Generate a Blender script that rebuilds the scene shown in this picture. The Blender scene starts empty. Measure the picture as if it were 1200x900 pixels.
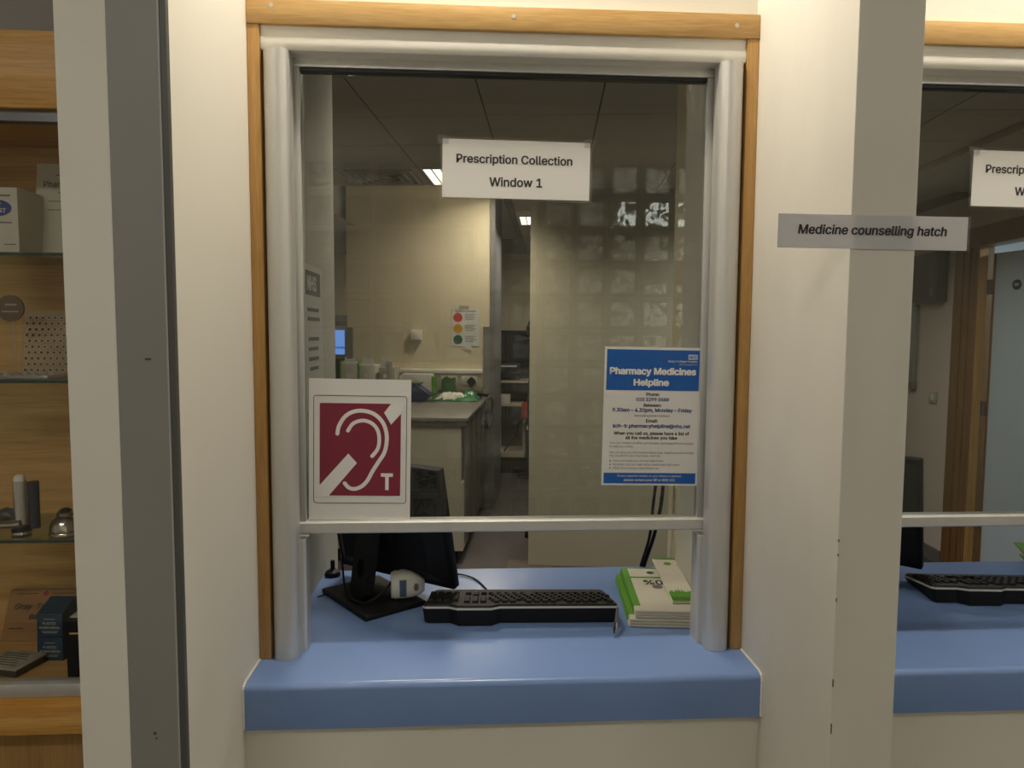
import bpy, bmesh, math, random
from mathutils import Vector, Matrix
random.seed(7)
R = math.radians
sc = bpy.context.scene
C = sc.collection

# ------------------------------------------------------------------ camera
def make_camera():
    yaw, pitch, roll = .0593, .0733, .0057
    cam = bpy.data.cameras.new('camera'); o = bpy.data.objects.new('camera', cam); C.objects.link(o)
    f = Vector((math.sin(yaw)*math.cos(pitch), math.cos(yaw)*math.cos(pitch), -math.sin(pitch)))
    r = Vector((math.cos(yaw), -math.sin(yaw), 0)); u = r.cross(f)
    r2 = r*math.cos(roll)+u*math.sin(roll); u2 = -r*math.sin(roll)+u*math.cos(roll)
    m = Matrix((r2, u2, -f)).transposed().to_4x4(); m.translation = (-.0737, -1.431, 1.667)
    o.matrix_world = m
    cam.sensor_width = 36; cam.lens = 832/1200*36; cam.clip_start = .02
    sc.camera = o
make_camera()

# ------------------------------------------------------------------ world, lights, exposure
sc.view_settings.view_transform = 'Standard'; sc.view_settings.look = 'None'
sc.view_settings.gamma = 1; sc.view_settings.use_curve_mapping = False
sc.view_settings.exposure = 0.0
w = bpy.data.worlds.new('world'); sc.world = w; w.use_nodes = True
w.node_tree.nodes['Background'].inputs[0].default_value = (.5, .48, .45, 1)
w.node_tree.nodes['Background'].inputs[1].default_value = .05
WARM = (1, .905, .75); NEUT = (1, .955, .875); COOL = (.78, .9, 1)
def area(name, loc, size, power, col=WARM, rot=(0, 0, 0), size_y=None, spread=180):
    l = bpy.data.lights.new(name, 'AREA'); l.energy = power; l.color = col
    l.shape = 'RECTANGLE'; l.size = size; l.size_y = size_y or size; l.spread = R(spread)
    o = bpy.data.objects.new(name, l); C.objects.link(o); o.location = loc; o.rotation_euler = rot
    return o
PHI = R(6.5)                                    # the room behind the hatch stands at a small angle to the hatch wall
def L(x, y, z=0): return Vector((x*math.cos(PHI)+y*math.sin(PHI), .055-x*math.sin(PHI)+y*math.cos(PHI), z))
HC = 3.0                                       # hall ceiling
area('alcove_light_near', (-.05, -.20, HC-.035), .34, 12.3, WARM, size_y=.10)
area('alcove_light_far', (1.103, -.20, HC-.035), .34, 13.3, WARM, size_y=.10)
area('hall_light_centre', (-1.2, -2.0, HC-.035), 1.1, 13, NEUT, size_y=.2)
area('hall_light_right', (1.9, -2.0, HC-.035), 1.1, 8, NEUT, size_y=.2)
area('corridor_window_light', (2.15, -6.93, 3.07), .95, 7, (.95, .97, 1), rot=(R(90), 0, 0), size_y=.5)
area('corridor_light', (1.6, -3.45, 3.45), 1.4, 170, NEUT, size_y=.5)
area('added_corridor_washer', (3.2, -6.1, 2.2), .5, 45, NEUT, rot=(R(-90), 0, 0), size_y=1.6)  # added lamp, out of view, brightens the corridor wall behind the blocks
area('corridor_light_left', (-1.2, -4.2, 3.45), 1.2, 30, NEUT, size_y=.8)
area('room_light_troffer', L(-.45, 3.06, 2.635), .44, 15, WARM, rot=(0, 0, -PHI), size_y=.44, spread=130)
area('room_light_window_end', L(-.45, 1.08, 2.635), .44, 9, WARM, rot=(0, 0, -PHI), size_y=.44, spread=120)
area('room_light_bench', L(-.36, 4.58, 3.02), .20, 15, WARM, rot=(0, 0, -PHI), spread=150)
area('room_light_passage', L(.1, 5.6, 2.635), .44, 14, NEUT, rot=(0, 0, -PHI))
area('room_light_right', L(1.6, 2.6, 2.635), .44, 22, (.95, .97, .93), rot=(0, 0, -PHI), spread=150)
area('room_light_beyond_door', L(4.1, 2.9, 2.45), .8, 45, COOL, rot=(0, 0, -PHI))
area('room_light_left', L(-2.8, 5.6, 2.635), .5, 10, NEUT, rot=(0, 0, -PHI))

# ------------------------------------------------------------------ materials
MATS = {}
def nt(name):
    m = bpy.data.materials.new(name); m.use_nodes = True
    n = m.node_tree.nodes; b = n['Principled BSDF']; MATS[name] = m
    return m, n, m.node_tree.links, b
def plain(name, col, rough=.5, metal=0, noise=.0, scale=8, bump=0, bscale=60, coat=0, emit=None, es=0, coord='Object', spec=.5, stretch=(1, 1, 1)):
    m, n, l, b = nt(name)
    b.inputs['Roughness'].default_value = rough; b.inputs['Metallic'].default_value = metal
    b.inputs['Base Color'].default_value = (*col, 1); b.inputs['Specular IOR Level'].default_value = spec
    if coat: b.inputs['Coat Weight'].default_value = coat
    if emit: b.inputs['Emission Color'].default_value = (*emit, 1); b.inputs['Emission Strength'].default_value = es
    if noise or bump:
        tc = n.new('ShaderNodeTexCoord'); mp = n.new('ShaderNodeMapping'); l.new(tc.outputs[coord], mp.inputs[0])
        mp.inputs['Scale'].default_value = stretch
        if noise:
            t = n.new('ShaderNodeTexNoise'); t.inputs['Scale'].default_value = scale; t.inputs['Detail'].default_value = 6
            l.new(mp.outputs[0], t.inputs['Vector'])
            cr = n.new('ShaderNodeValToRGB')
            cr.color_ramp.elements[0].position = .3; cr.color_ramp.elements[1].position = .7
            cr.color_ramp.elements[0].color = (*[c*(1-noise) for c in col], 1)
            cr.color_ramp.elements[1].color = (*[min(1, c*(1+noise*.5)) for c in col], 1)
            l.new(t.outputs['Fac'], cr.inputs[0]); l.new(cr.outputs[0], b.inputs['Base Color'])
        if bump:
            t2 = n.new('ShaderNodeTexNoise'); t2.inputs['Scale'].default_value = bscale; t2.inputs['Detail'].default_value = 3
            l.new(mp.outputs[0], t2.inputs['Vector'])
            bp = n.new('ShaderNodeBump'); bp.inputs['Strength'].default_value = bump; bp.inputs['Distance'].default_value = .004
            l.new(t2.outputs['Fac'], bp.inputs['Height']); l.new(bp.outputs[0], b.inputs['Normal'])
    return m
def wood(name, c1, c2, axis='X', scale=9, rough=.42, stretch=18):
    m, n, l, b = nt(name); b.inputs['Roughness'].default_value = rough
    tc = n.new('ShaderNodeTexCoord'); mp = n.new('ShaderNodeMapping'); l.new(tc.outputs['Object'], mp.inputs[0])
    s = {'X': (1, stretch, stretch), 'Z': (stretch, stretch, 1), 'Y': (stretch, 1, stretch)}[axis]
    mp.inputs['Scale'].default_value = s
    t = n.new('ShaderNodeTexNoise'); t.inputs['Scale'].default_value = scale*.35; t.inputs['Detail'].default_value = 5; t.inputs['Distortion'].default_value = .6
    l.new(mp.outputs[0], t.inputs['Vector'])
    t3 = n.new('ShaderNodeTexNoise'); t3.inputs['Scale'].default_value = scale*2.2; t3.inputs['Detail'].default_value = 4
    l.new(mp.outputs[0], t3.inputs['Vector'])
    mx = n.new('ShaderNodeMath'); mx.operation = 'MULTIPLY_ADD'; mx.inputs[1].default_value = .45
    l.new(t3.outputs['Fac'], mx.inputs[0]); 
    sc2 = n.new('ShaderNodeMath'); sc2.operation = 'MULTIPLY'; sc2.inputs[1].default_value = .6; l.new(t.outputs['Fac'], sc2.inputs[0])
    l.new(sc2.outputs[0], mx.inputs[2])
    cr = n.new('ShaderNodeValToRGB'); cr.color_ramp.elements[0].position = .38; cr.color_ramp.elements[1].position = .66
    cr.color_ramp.elements[0].color = (*c1, 1); cr.color_ramp.elements[1].color = (*c2, 1)
    l.new(mx.outputs[0], cr.inputs[0]); l.new(cr.outputs[0], b.inputs['Base Color'])
    bp = n.new('ShaderNodeBump'); bp.inputs['Strength'].default_value = .15; bp.inputs['Distance'].default_value = .002
    l.new(mx.outputs[0], bp.inputs['Height']); l.new(bp.outputs[0], b.inputs['Normal'])
    return m
def glass(name, tint=(.86, .87, .84), f0=.04, rough=0.0, haze=0):
    m, n, l, b = nt(name); n.remove(b); out = n['Material Output']
    tr = n.new('ShaderNodeBsdfTransparent'); tr.inputs[0].default_value = (*tint, 1)
    gl = n.new('ShaderNodeBsdfGlossy'); gl.inputs['Roughness'].default_value = rough
    lw = n.new('ShaderNodeLayerWeight'); lw.inputs[0].default_value = .5
    pw = n.new('ShaderNodeMath'); pw.operation = 'POWER'; pw.inputs[1].default_value = 5; l.new(lw.outputs['Facing'], pw.inputs[0])
    ma = n.new('ShaderNodeMath'); ma.operation = 'MULTIPLY_ADD'; ma.inputs[1].default_value = 1-f0; ma.inputs[2].default_value = f0
    l.new(pw.outputs[0], ma.inputs[0])
    mx = n.new('ShaderNodeMixShader'); l.new(ma.outputs[0], mx.inputs[0]); l.new(tr.outputs[0], mx.inputs[1]); l.new(gl.outputs[0], mx.inputs[2])
    last = mx
    if haze:
        df = n.new('ShaderNodeBsdfDiffuse'); df.inputs[0].default_value = (.8, .8, .78, 1)
        m2 = n.new('ShaderNodeMixShader'); m2.inputs[0].default_value = haze
        l.new(mx.outputs[0], m2.inputs[1]); l.new(df.outputs[0], m2.inputs[2]); last = m2
    l.new(last.outputs[0], out.inputs['Surface'])
    return m
def paper(name, col, trans=.35, rough=.5):
    m, n, l, b = nt(name); out = n['Material Output']
    b.inputs['Base Color'].default_value = (*col, 1); b.inputs['Roughness'].default_value = rough
    t = n.new('ShaderNodeBsdfTranslucent'); t.inputs[0].default_value = (*col, 1)
    mx = n.new('ShaderNodeMixShader'); mx.inputs[0].default_value = trans
    l.new(b.outputs[0], mx.inputs[1]); l.new(t.outputs[0], mx.inputs[2]); l.new(mx.outputs[0], out.inputs['Surface'])
    return m

M = {}
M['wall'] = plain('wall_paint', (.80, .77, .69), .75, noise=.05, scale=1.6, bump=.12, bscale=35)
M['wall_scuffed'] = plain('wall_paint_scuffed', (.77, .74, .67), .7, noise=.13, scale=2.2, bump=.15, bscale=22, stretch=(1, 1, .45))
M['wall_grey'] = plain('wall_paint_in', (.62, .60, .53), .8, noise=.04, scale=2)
M['wall_cream'] = plain('room_wall_cream', (.72, .63, .45), .75, noise=.05, scale=1.5)
M['wall_pink'] = plain('room_wall_pink', (.52, .44, .36), .75, noise=.05, scale=1.5)
M['guard_grey'] = plain('guard_grey', (.275, .27, .255), .5, noise=.04, scale=3)
M['guard_edge'] = plain('guard_edge', (.09, .09, .085), .5)
M['guard_lip'] = plain('guard_lip', (.42, .41, .38), .45)
M['bulkhead'] = plain('bulkhead_grey', (.33, .31, .295), .8)
M['oak'] = wood('oak', (.46, .26, .08), (.64, .41, .16), 'X')
M['oak_v'] = wood('oak_upright', (.38, .20, .055), (.52, .30, .10), 'Z')
M['oak_cab'] = wood('oak_cabinet', (.55, .27, .055), (.74, .42, .12), 'X')
M['oak_back'] = wood('oak_veneer', (.54, .31, .10), (.70, .44, .18), 'X', scale=6, rough=.5)
M['oak_lower'] = wood('oak_lower', (.34, .19, .06), (.46, .27, .10), 'Z', scale=7)
M['oak_dark'] = wood('door_frame_wood', (.13, .06, .018), (.21, .11, .04), 'Z')
M['alu'] = plain('aluminium', (.62, .615, .60), .40, .45, noise=.03, scale=40, stretch=(1, 1, .05))
M['alu_light'] = plain('aluminium_light', (.74, .72, .67), .45, .1)
M['steel_dark'] = plain('rail_dark', (.22, .22, .24), .35, .7)
M['chrome'] = plain('chrome', (.80, .80, .80), .12, 1)
M['silver'] = plain('tarnished_silver', (.55, .53, .47), .18, 1, noise=.3, scale=30)
M['gasket'] = plain('gasket', (.01, .01, .012), .5)
M['blue_top'] = plain('blue_laminate', (.18, .285, .56), .28, noise=.03, scale=5, spec=.5, coat=.15)
M['seal'] = plain('white_sealant', (.80, .78, .72), .5, noise=.08, scale=40)
M['black'] = plain('black_plastic', (.008, .008, .009), .5, spec=.25)
M['black2'] = plain('black_plastic_soft', (.010, .011, .015), .6, spec=.25)
M['kb_top'] = plain('keyboard_top', (.016, .0125, .010), .45, spec=.3)
M['key'] = plain('keycaps', (.006, .0055, .005), .45, spec=.3)
M['kb_silver'] = plain('keyboard_trim', (.66, .65, .60), .4, .1)
M['white_plastic'] = plain('white_plastic', (.72, .71, .66), .35)
M['lens_grey'] = plain('grey_button', (.16, .15, .14), .4)
M['label_blue'] = plain('label_blue', (.06, .11, .23), .4)
M['paper'] = paper('white_paper', (.80, .79, .78), .12)
M['paper_thin'] = paper('thin_paper', (.80, .79, .82), .38)
M['red'] = plain('print_maroon', (.215, .018, .045), .5)
M['printwhite'] = plain('print_white', (.79, .78, .77), .5)
M['ink'] = plain('ink', (.03, .028, .03), .6)
M['ink_grey'] = plain('ink_grey', (.16, .15, .15), .6)
M['ink_blue'] = plain('ink_blue', (.03, .075, .26), .5)
M['nhs'] = plain('print_blue', (.004, .10, .42), .45)
M['glass'] = glass('window_glass', (.87, .88, .85), .052)
M['glass_cab'] = glass('cabinet_glass', (.985, .985, .975), .03)
M['glass_shelf'] = glass('shelf_glass', (.80, .88, .84), .04)
M['shelf_edge'] = plain('shelf_glass_edge', (.03, .06, .05), .1)
M['film'] = glass('clear_film', (.95, .95, .94), .05, .08, .04)
M['acrylic'] = glass('clear_acrylic', (.96, .96, .95), .06, .05, .05)
M['blister'] = glass('clear_blister', (.9, .9, .88), .1, .1, .3)
M['ceil'] = plain('ceiling_tile', (.50, .46, .40), .9, noise=.05, scale=9)
M['ceil_gap'] = plain('ceiling_grid_dark', (.12, .11, .095), .8)
M['ceil_hall'] = plain('hall_ceiling', (.66, .64, .6), .9)
M['floor'] = plain('vinyl_floor', (.058, .048, .04), .6, noise=.2, scale=6, stretch=(1, .25, 1))
M['floor_patch'] = plain('vinyl_patch', (.09, .07, .052), .5, noise=.15, scale=9)
M['panel_beige'] = plain('panel_beige', (.40, .36, .26), .7, noise=.03, scale=2)
M['bench_top'] = plain('bench_top', (.12, .105, .09), .4, noise=.05, scale=5)
M['bench_edge'] = plain('bench_edge', (.08, .062, .05), .5)
M['bench_front'] = plain('bench_front', (.42, .38, .30), .55)
M['bench_side'] = plain('bench_side', (.14, .125, .105), .55)
M['handle'] = plain('bench_handle', (.35, .34, .32), .3, .8)
M['guard_room'] = plain('room_corner_guard', (.20, .195, .185), .5)
M['pillar_dark'] = plain('door_post_dark', (.16, .15, .145), .55)
M['screen'] = plain('lit_screen', (.05, .1, .3), .3, emit=(.16, .34, .85), es=.9)
M['screen_bar'] = plain('lit_screen_bar', (.05, .1, .3), .3, emit=(.03, .16, .5), es=.8)
M['lamp'] = plain('lamp_diffuser', (.9, .88, .8), .5, emit=(1, .92, .75), es=2.2)
M['lamp_off'] = plain('lamp_strip', (.9, .88, .8), .5, emit=(1, .9, .7), es=1.1)
M['lamp_corr'] = plain('corridor_lamp', (.9, .88, .8), .5, emit=(1, .97, .9), es=1.2)
M['green'] = plain('print_green', (.10, .30, .015), .5)
M['green_dark'] = plain('print_green_dark', (.02, .10, .02), .5)
M['green_bag'] = plain('green_bag', (.02, .15, .05), .3)
M['bag_paper'] = plain('bag_paper', (.62, .58, .48), .6, noise=.05, scale=9)
M['tray_blue'] = plain('tray_blue', (.008, .018, .09), .35)
M['box_white'] = plain('box_white', (.55, .52, .45), .6)
M['carton'] = plain('carton_grey', (.36, .33, .27), .6)
M['traffic_red'] = plain('spot_red', (.55, .03, .015), .5)
M['traffic_amber'] = plain('spot_amber', (.60, .32, .01), .5)
M['traffic_green'] = plain('spot_green', (.005, .11, .05), .5)
M['shelf_wood'] = plain('far_shelf', (.42, .36, .26), .6)
M['red_box'] = plain('red_plastic', (.35, .03, .02), .45)
M['door'] = plain('door_bluegrey', (.40, .45, .48), .5, noise=.03, scale=3)
M['door_glow'] = plain('room_beyond', (.62, .66, .70), .8)
M['grey_unit'] = plain('grey_cupboard', (.05, .05, .05), .4)
M['conduit'] = plain('grey_conduit', (.26, .25, .23), .5)
M['mortar'] = plain('mortar', (.70, .67, .58), .85, noise=.06, scale=12)
M['bandage'] = plain('brown_packet', (.36, .20, .085), .8, noise=.15, scale=20, bump=.2, bscale=25)
M['box_blue'] = plain('box_blue', (.022, .055, .10), .55, noise=.15, scale=30)
M['box_print'] = plain('box_print_pale', (.36, .37, .36), .6)
M['tin'] = plain('tin_grey', (.44, .43, .36), .5, .1, noise=.25, scale=40)
M['tin_dark'] = plain('tin_side', (.07, .065, .05), .5, .2)
M['book_black'] = plain('book_black', (.008, .009, .011), .5, spec=.2)
M['pages'] = plain('book_pages', (.55, .52, .45), .7)
M['booklet'] = plain('booklet_cover', (.60, .57, .47), .55, noise=.05, scale=10)
M['cartonbox'] = plain('pale_carton', (.66, .62, .52), .6)
M['oval_blue'] = plain('oval_blue', (.05, .08, .30), .5)
M['disc'] = plain('brown_disc', (.15, .095, .065), .4)
M['cotton'] = plain('cotton_white', (.90, .88, .82), .9, bump=.5, bscale=90)
M['navy'] = plain('navy_tube', (.05, .055, .085), .25)
M['skin'] = plain('skin', (.42, .24, .16), .6)
M['cloth_dark'] = plain('cloth_dark', (.02, .02, .026), .85)
M['hair'] = plain('hair_dark', (.02, .014, .01), .6)
M['shoe'] = plain('shoe_black', (.012, .012, .012), .4)
M['scuff'] = plain('scuff', (.10, .085, .07), .8)
def block_mat():
    m, n, l, b = nt('glass_block'); n.remove(b); out = n['Material Output']
    tc = n.new('ShaderNodeTexCoord'); oi = n.new('ShaderNodeObjectInfo')
    add = n.new('ShaderNodeVectorMath'); add.operation = 'MULTIPLY_ADD'
    add.inputs[1].default_value = (1, 1, 1); l.new(tc.outputs['Object'], add.inputs[0])
    rnd = n.new('ShaderNodeVectorMath'); rnd.operation = 'SCALE'; rnd.inputs[0].default_value = (7, 3, 5); l.new(oi.outputs['Random'], rnd.inputs['Scale'])
    l.new(rnd.outputs[0], add.inputs[2])
    t = n.new('ShaderNodeTexNoise'); t.inputs['Scale'].default_value = 15; t.inputs['Detail'].default_value = 1.5; t.inputs['Distortion'].default_value = 1.6
    l.new(add.outputs[0], t.inputs['Vector'])
    cr = n.new('ShaderNodeValToRGB'); cr.color_ramp.elements[0].position = .47; cr.color_ramp.elements[1].position = .53
    l.new(t.outputs['Fac'], cr.inputs[0])
    bp = n.new('ShaderNodeBump'); bp.inputs['Strength'].default_value = .6; bp.inputs['Distance'].default_value = .01; l.new(t.outputs['Fac'], bp.inputs['Height'])
    tr = n.new('ShaderNodeBsdfTransparent'); tr.inputs[0].default_value = (.62, .66, .63, 1)
    tl = n.new('ShaderNodeBsdfTranslucent'); tl.inputs[0].default_value = (.45, .47, .44, 1); l.new(bp.outputs[0], tl.inputs['Normal'])
    df = n.new('ShaderNodeBsdfDiffuse'); df.inputs[0].default_value = (.35, .36, .32, 1); l.new(bp.outputs[0], df.inputs['Normal'])
    gl = n.new('ShaderNodeBsdfGlossy'); gl.inputs['Roughness'].default_value = .08; l.new(bp.outputs[0], gl.inputs['Normal'])
    a = n.new('ShaderNodeMixShader'); a.inputs[0].default_value = .5; l.new(tl.outputs[0], a.inputs[1]); l.new(df.outputs[0], a.inputs[2])
    c = n.new('ShaderNodeMixShader'); l.new(cr.outputs[0], c.inputs[0]); l.new(a.outputs[0], c.inputs[1]); l.new(tr.outputs[0], c.inputs[2])
    d = n.new('ShaderNodeMixShader'); d.inputs[0].default_value = .10; l.new(c.outputs[0], d.inputs[1]); l.new(gl.outputs[0], d.inputs[2])
    l.new(d.outputs[0], out.inputs['Surface'])
    return m
M['block'] = block_mat()
M['block_rim'] = plain('glass_block_rim', (.52, .52, .46), .25)

# ------------------------------------------------------------------ mesh helpers
def finish(bm, name, mat, parent=None, loc=(0, 0, 0), rot=(0, 0, 0), smooth=35, mats=None):
    bmesh.ops.recalc_face_normals(bm, faces=bm.faces)
    me = bpy.data.meshes.new(name); bm.to_mesh(me); bm.free()
    for m in (mats or [mat]): me.materials.append(M[m])
    if smooth:
        for p in me.polygons: p.use_smooth = True
        me.set_sharp_from_angle(angle=R(smooth))
    o = bpy.data.objects.new(name, me); C.objects.link(o)
    o.location = loc; o.rotation_euler = rot
    if parent: o.parent = parent
    return o
def B(): return bmesh.new()
def box(bm, x0, x1, y0, y1, z0, z1, r=0, seg=2, mi=0, mat=None):
    m = Matrix.Translation(((x0+x1)/2, (y0+y1)/2, (z0+z1)/2)) @ Matrix.Diagonal((x1-x0, y1-y0, z1-z0, 1))
    if mat is not None: m = mat @ m
    vs = bmesh.ops.create_cube(bm, size=1, matrix=m)['verts']
    fs = {f for v in vs for f in v.link_faces}
    for f in fs: f.material_index = mi
    if r:
        es = list({e for v in vs for e in v.link_edges})
        bmesh.ops.bevel(bm, geom=es, offset=r, segments=seg, affect='EDGES', profile=.5)
    return bm
def prism(bm, pts, plane, a, b, mi=0, mat=None):
    """extrude a 2D outline; plane 'xy' extruded in z, 'xz' in y, 'yz' in x"""
    def P(p, t):
        v = {'xy': (p[0], p[1], t), 'xz': (p[0], t, p[1]), 'yz': (t, p[0], p[1])}[plane]
        return mat @ Vector(v) if mat is not None else v
    A = [bm.verts.new(P(p, a)) for p in pts]; Bv = [bm.verts.new(P(p, b)) for p in pts]; n = len(pts)
    fs = [bm.faces.new(A[::-1]), bm.faces.new(Bv)] + [bm.faces.new((A[i], A[(i+1) % n], Bv[(i+1) % n], Bv[i])) for i in range(n)]
    for f in fs: f.material_index = mi
    return bm
def flat(bm, pts, y, mi=0):
    f = bm.faces.new([bm.verts.new((p[0], y, p[1])) for p in pts]); f.material_index = mi
def smooth_path(pts, n=6):
    pts = [Vector(p) for p in pts]; out = []
    for i in range(len(pts)-1):
        p0 = pts[max(i-1, 0)]; p1 = pts[i]; p2 = pts[i+1]; p3 = pts[min(i+2, len(pts)-1)]
        for k in range(n):
            t = k/n
            out.append(.5*((2*p1)+(-p0+p2)*t+(2*p0-5*p1+4*p2-p3)*t*t+(-p0+3*p1-3*p2+p3)*t**3))
    out.append(pts[-1]); return out
def tube(bm, pts, r, n=6, k=8, caps=True, mi=0):
    P = smooth_path(pts, n) if n else [Vector(p) for p in pts]
    rings = []; up = Vector((0, 0, 1))
    for i, p in enumerate(P):
        d = (P[min(i+1, len(P)-1)]-P[max(i-1, 0)]).normalized()
        s = d.cross(up)
        if s.length < .05: s = d.cross(Vector((1, 0, 0)))
        s.normalize(); u = s.cross(d)
        rr = r[i] if isinstance(r, (list, tuple)) else r
        rings.append([bm.verts.new(p+(s*math.cos(2*math.pi*j/k)+u*math.sin(2*math.pi*j/k))*rr) for j in range(k)])
    for a, b in zip(rings, rings[1:]):
        for j in range(k): bm.faces.new((a[j], a[(j+1) % k], b[(j+1) % k], b[j])).material_index = mi
    if caps: bm.faces.new(rings[0][::-1]); bm.faces.new(rings[-1])
    return bm
def lathe(bm, prof, n=24, c=(0, 0, 0), mat=None, mi=0):
    rings = []
    for r, z in prof:
        ring = []
        for j in range(n):
            v = Vector((c[0]+r*math.cos(2*math.pi*j/n), c[1]+r*math.sin(2*math.pi*j/n), c[2]+z))
            ring.append(bm.verts.new(mat @ v if mat is not None else v))
        rings.append(ring)
    for a, b in zip(rings, rings[1:]):
        for j in range(n): bm.faces.new((a[j], a[(j+1) % n], b[(j+1) % n], b[j])).material_index = mi
    bm.faces.new(rings[0][::-1]); bm.faces.new(rings[-1])
    return bm
def tag(o, label=None, cat=None, group=None, kind=None):
    if label: o['label'] = label
    if cat: o['category'] = cat
    if group: o['group'] = group
    if kind: o['kind'] = kind
    return o
def thing(name, loc, label, cat, rotz=0, group=None):
    o = bpy.data.objects.new(name, None); C.objects.link(o); o.empty_display_size = .05
    o.location = loc; o.rotation_euler = (0, 0, rotz)
    return tag(o, label, cat, group)
def struct(name, loc=(0, 0, 0), rotz=0):
    o = bpy.data.objects.new(name, None); C.objects.link(o); o.empty_display_size = .05
    o.location = loc; o.rotation_euler = (0, 0, rotz); o['kind'] = 'structure'; return o
def sbox(name, mat, *boxes, parent=None, rotz=0, loc=(0, 0, 0)):
    bm = B()
    for b in boxes: box(bm, *b)
    o = finish(bm, name, mat, parent, loc, (0, 0, rotz), smooth=0)
    if parent is None: o['kind'] = 'structure'
    return o
def pbox(name, mat, parent, x0, x1, y0, y1, z0, z1, r=0, seg=2):
    bm = B(); box(bm, x0, x1, y0, y1, z0, z1, r, seg)
    return finish(bm, name, mat, parent, smooth=35 if r else 0)
ILOC = (0, .055, 0)
def ibox(name, mat, *boxes, parent=None): return sbox(name, mat, *boxes, parent=parent, rotz=-PHI, loc=ILOC)
def sans_font():
    try:
        import os
        p = os.path.join(bpy.utils.system_resource('DATAFILES'), 'fonts', 'Inter.woff2')
        return bpy.data.fonts.load(p)
    except Exception:
        return None
FONT = sans_font()
def text(parent, s, cx, cz, width=None, height=None, mat='ink', y=-.0006, bold=0, shear=0, rot=0, align='CENTER', name='lettering', flatz=None):
    cu = bpy.data.curves.new('t', 'FONT'); cu.body = s; cu.font = FONT or cu.font; cu.align_x = 'LEFT'; cu.shear = shear; cu.resolution_u = 3
    o = bpy.data.objects.new('t', cu); C.objects.link(o)
    bpy.context.view_layer.update()
    me = bpy.data.meshes.new_from_object(o.evaluated_get(bpy.context.evaluated_depsgraph_get()))
    bpy.data.objects.remove(o); bpy.data.curves.remove(cu)
    xs = [v.co.x for v in me.vertices]; ys = [v.co.y for v in me.vertices]
    x0, x1, y0, y1 = min(xs), max(xs), min(ys), max(ys)
    if bold:
        b0 = me.copy(); bmq = bmesh.new()
        for dx, dy in ((-1, 0), (1, 0), (0, .7), (0, -.7), (.7, .5), (-.7, .5), (.7, -.5), (-.7, -.5)):
            n0 = len(bmq.verts); bmq.from_mesh(b0); bmq.verts.ensure_lookup_table()
            for v in bmq.verts[n0:]: v.co.x += dx*bold*2.0; v.co.y += dy*bold*2.0; v.co.z = n0/max(1, len(b0.vertices))*.00002
        bmq.to_mesh(me); bmq.free(); bpy.data.meshes.remove(b0)
    s_x = width/(x1-x0) if width else None; s_y = height/(y1-y0) if height else None
    s_x = s_x or s_y; s_y = s_y or s_x
    ca, sa = math.cos(rot), math.sin(rot)
    for v in me.vertices:
        a = (v.co.x-((x0+x1)/2 if align == 'CENTER' else x0))*s_x; b = (v.co.y-(y0+y1)/2)*s_y
        a, b = a*ca-b*sa, a*sa+b*ca
        v.co = (cx+a, y-v.co.z, cz+b) if flatz is None else (cx+a, cz+b, flatz+v.co.z)
    me.name = name; me.materials.clear(); me.materials.append(M[mat])
    t = bpy.data.objects.new(name, me); C.objects.link(t); t.parent = parent
    return t
def copy_tree(o, parent=None):
    c = o.copy(); C.objects.link(c); c.parent = parent
    for ch in list(o.children): copy_tree(ch, c)
    return c

# ------------------------------------------------------------------ the hall: shell
sbox('floor', 'floor', (-4, 6.5, -7, 10.5, -.05, 0))
sbox('ceiling_hall', 'ceil_hall', (-3.2, 3.6, -2.84, .09, HC, HC+.05)); sbox('ceiling_corridor', 'ceil_hall', (-3.2, 3.6, -7, -2.75, 3.485, 3.53), (-3.2, 3.6, -2.84, -2.75, HC+.05, 3.485))
WT = 2.296                                             # top of the oak head board
def hatch_wall(name, cx):
    o = sbox(name, 'wall', (cx-.5, cx+.5, .008, .09, WT, HC), (cx-.5, cx+.5, -.10, .09, 0, .912))
    return o
hatch_wall('wall_front', 0); hatch_wall('wall_front_far', 1.103)
# fins between the hatches
finL = struct('wall_left')
pbox('plaster', 'wall', finL, -.651, -.5, -.370, .09, 0, HC)
pbox('front_face', 'wall', finL, -.651, -.5815, -.376, -.370, 0, HC)
pbox('corner_guard', 'guard_grey', finL, -.5810, -.511, -.3765, -.370, 0, HC)
pbox('guard_lip', 'guard_lip', finL, -.511, -.5085, -.3775, -.370, 0, HC)
pbox('guard_edge', 'guard_edge', finL, -.5085, -.4995, -.376, -.366, 0, HC)
def bump_strip(parent, pts):                                # chipped paint marks on the edges
    for (x, y, z, a, b) in pts: pbox('paint_chip', 'scuff', parent, x-a, x+a, y-.0012, y+.0012, z-b, z+b)
bump_strip(finL, [(-.545, -.3766, 1.063, .002, .0018), (-.543, -.3766, 1.055, .0012, .001), (-.538, -.3766, 1.625, .004, .0012)])
finR = struct('wall_right')
pbox('plaster', 'wall_scuffed', finR, .5, .603, -.376, .09, 0, HC, .003)
bump_strip(finR, [(.501, -.376, 1.115, .0006, .006), (.501, -.376, 1.345, .0007, .002), (.501, -.376, 1.322, .0006, .002), (.501, -.376, 1.04, .0005, .008), (.501, -.376, 1.25, .0004, .003)])
sbox('wall_far_right', 'wall', (1.603, 3.6, -.376, .09, 0, HC))
sbox('wall_end_right', 'wall', (3.55, 3.65, -7, -.3, 0, 3.5)); sbox('wall_end_left', 'wall', (-3.25, -3.15, -7, .3, 0, 3.5))
sbox('wall_corridor', 'wall', (-3.2, 3.6, -7.05, -7, 0, 3.5))

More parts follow.
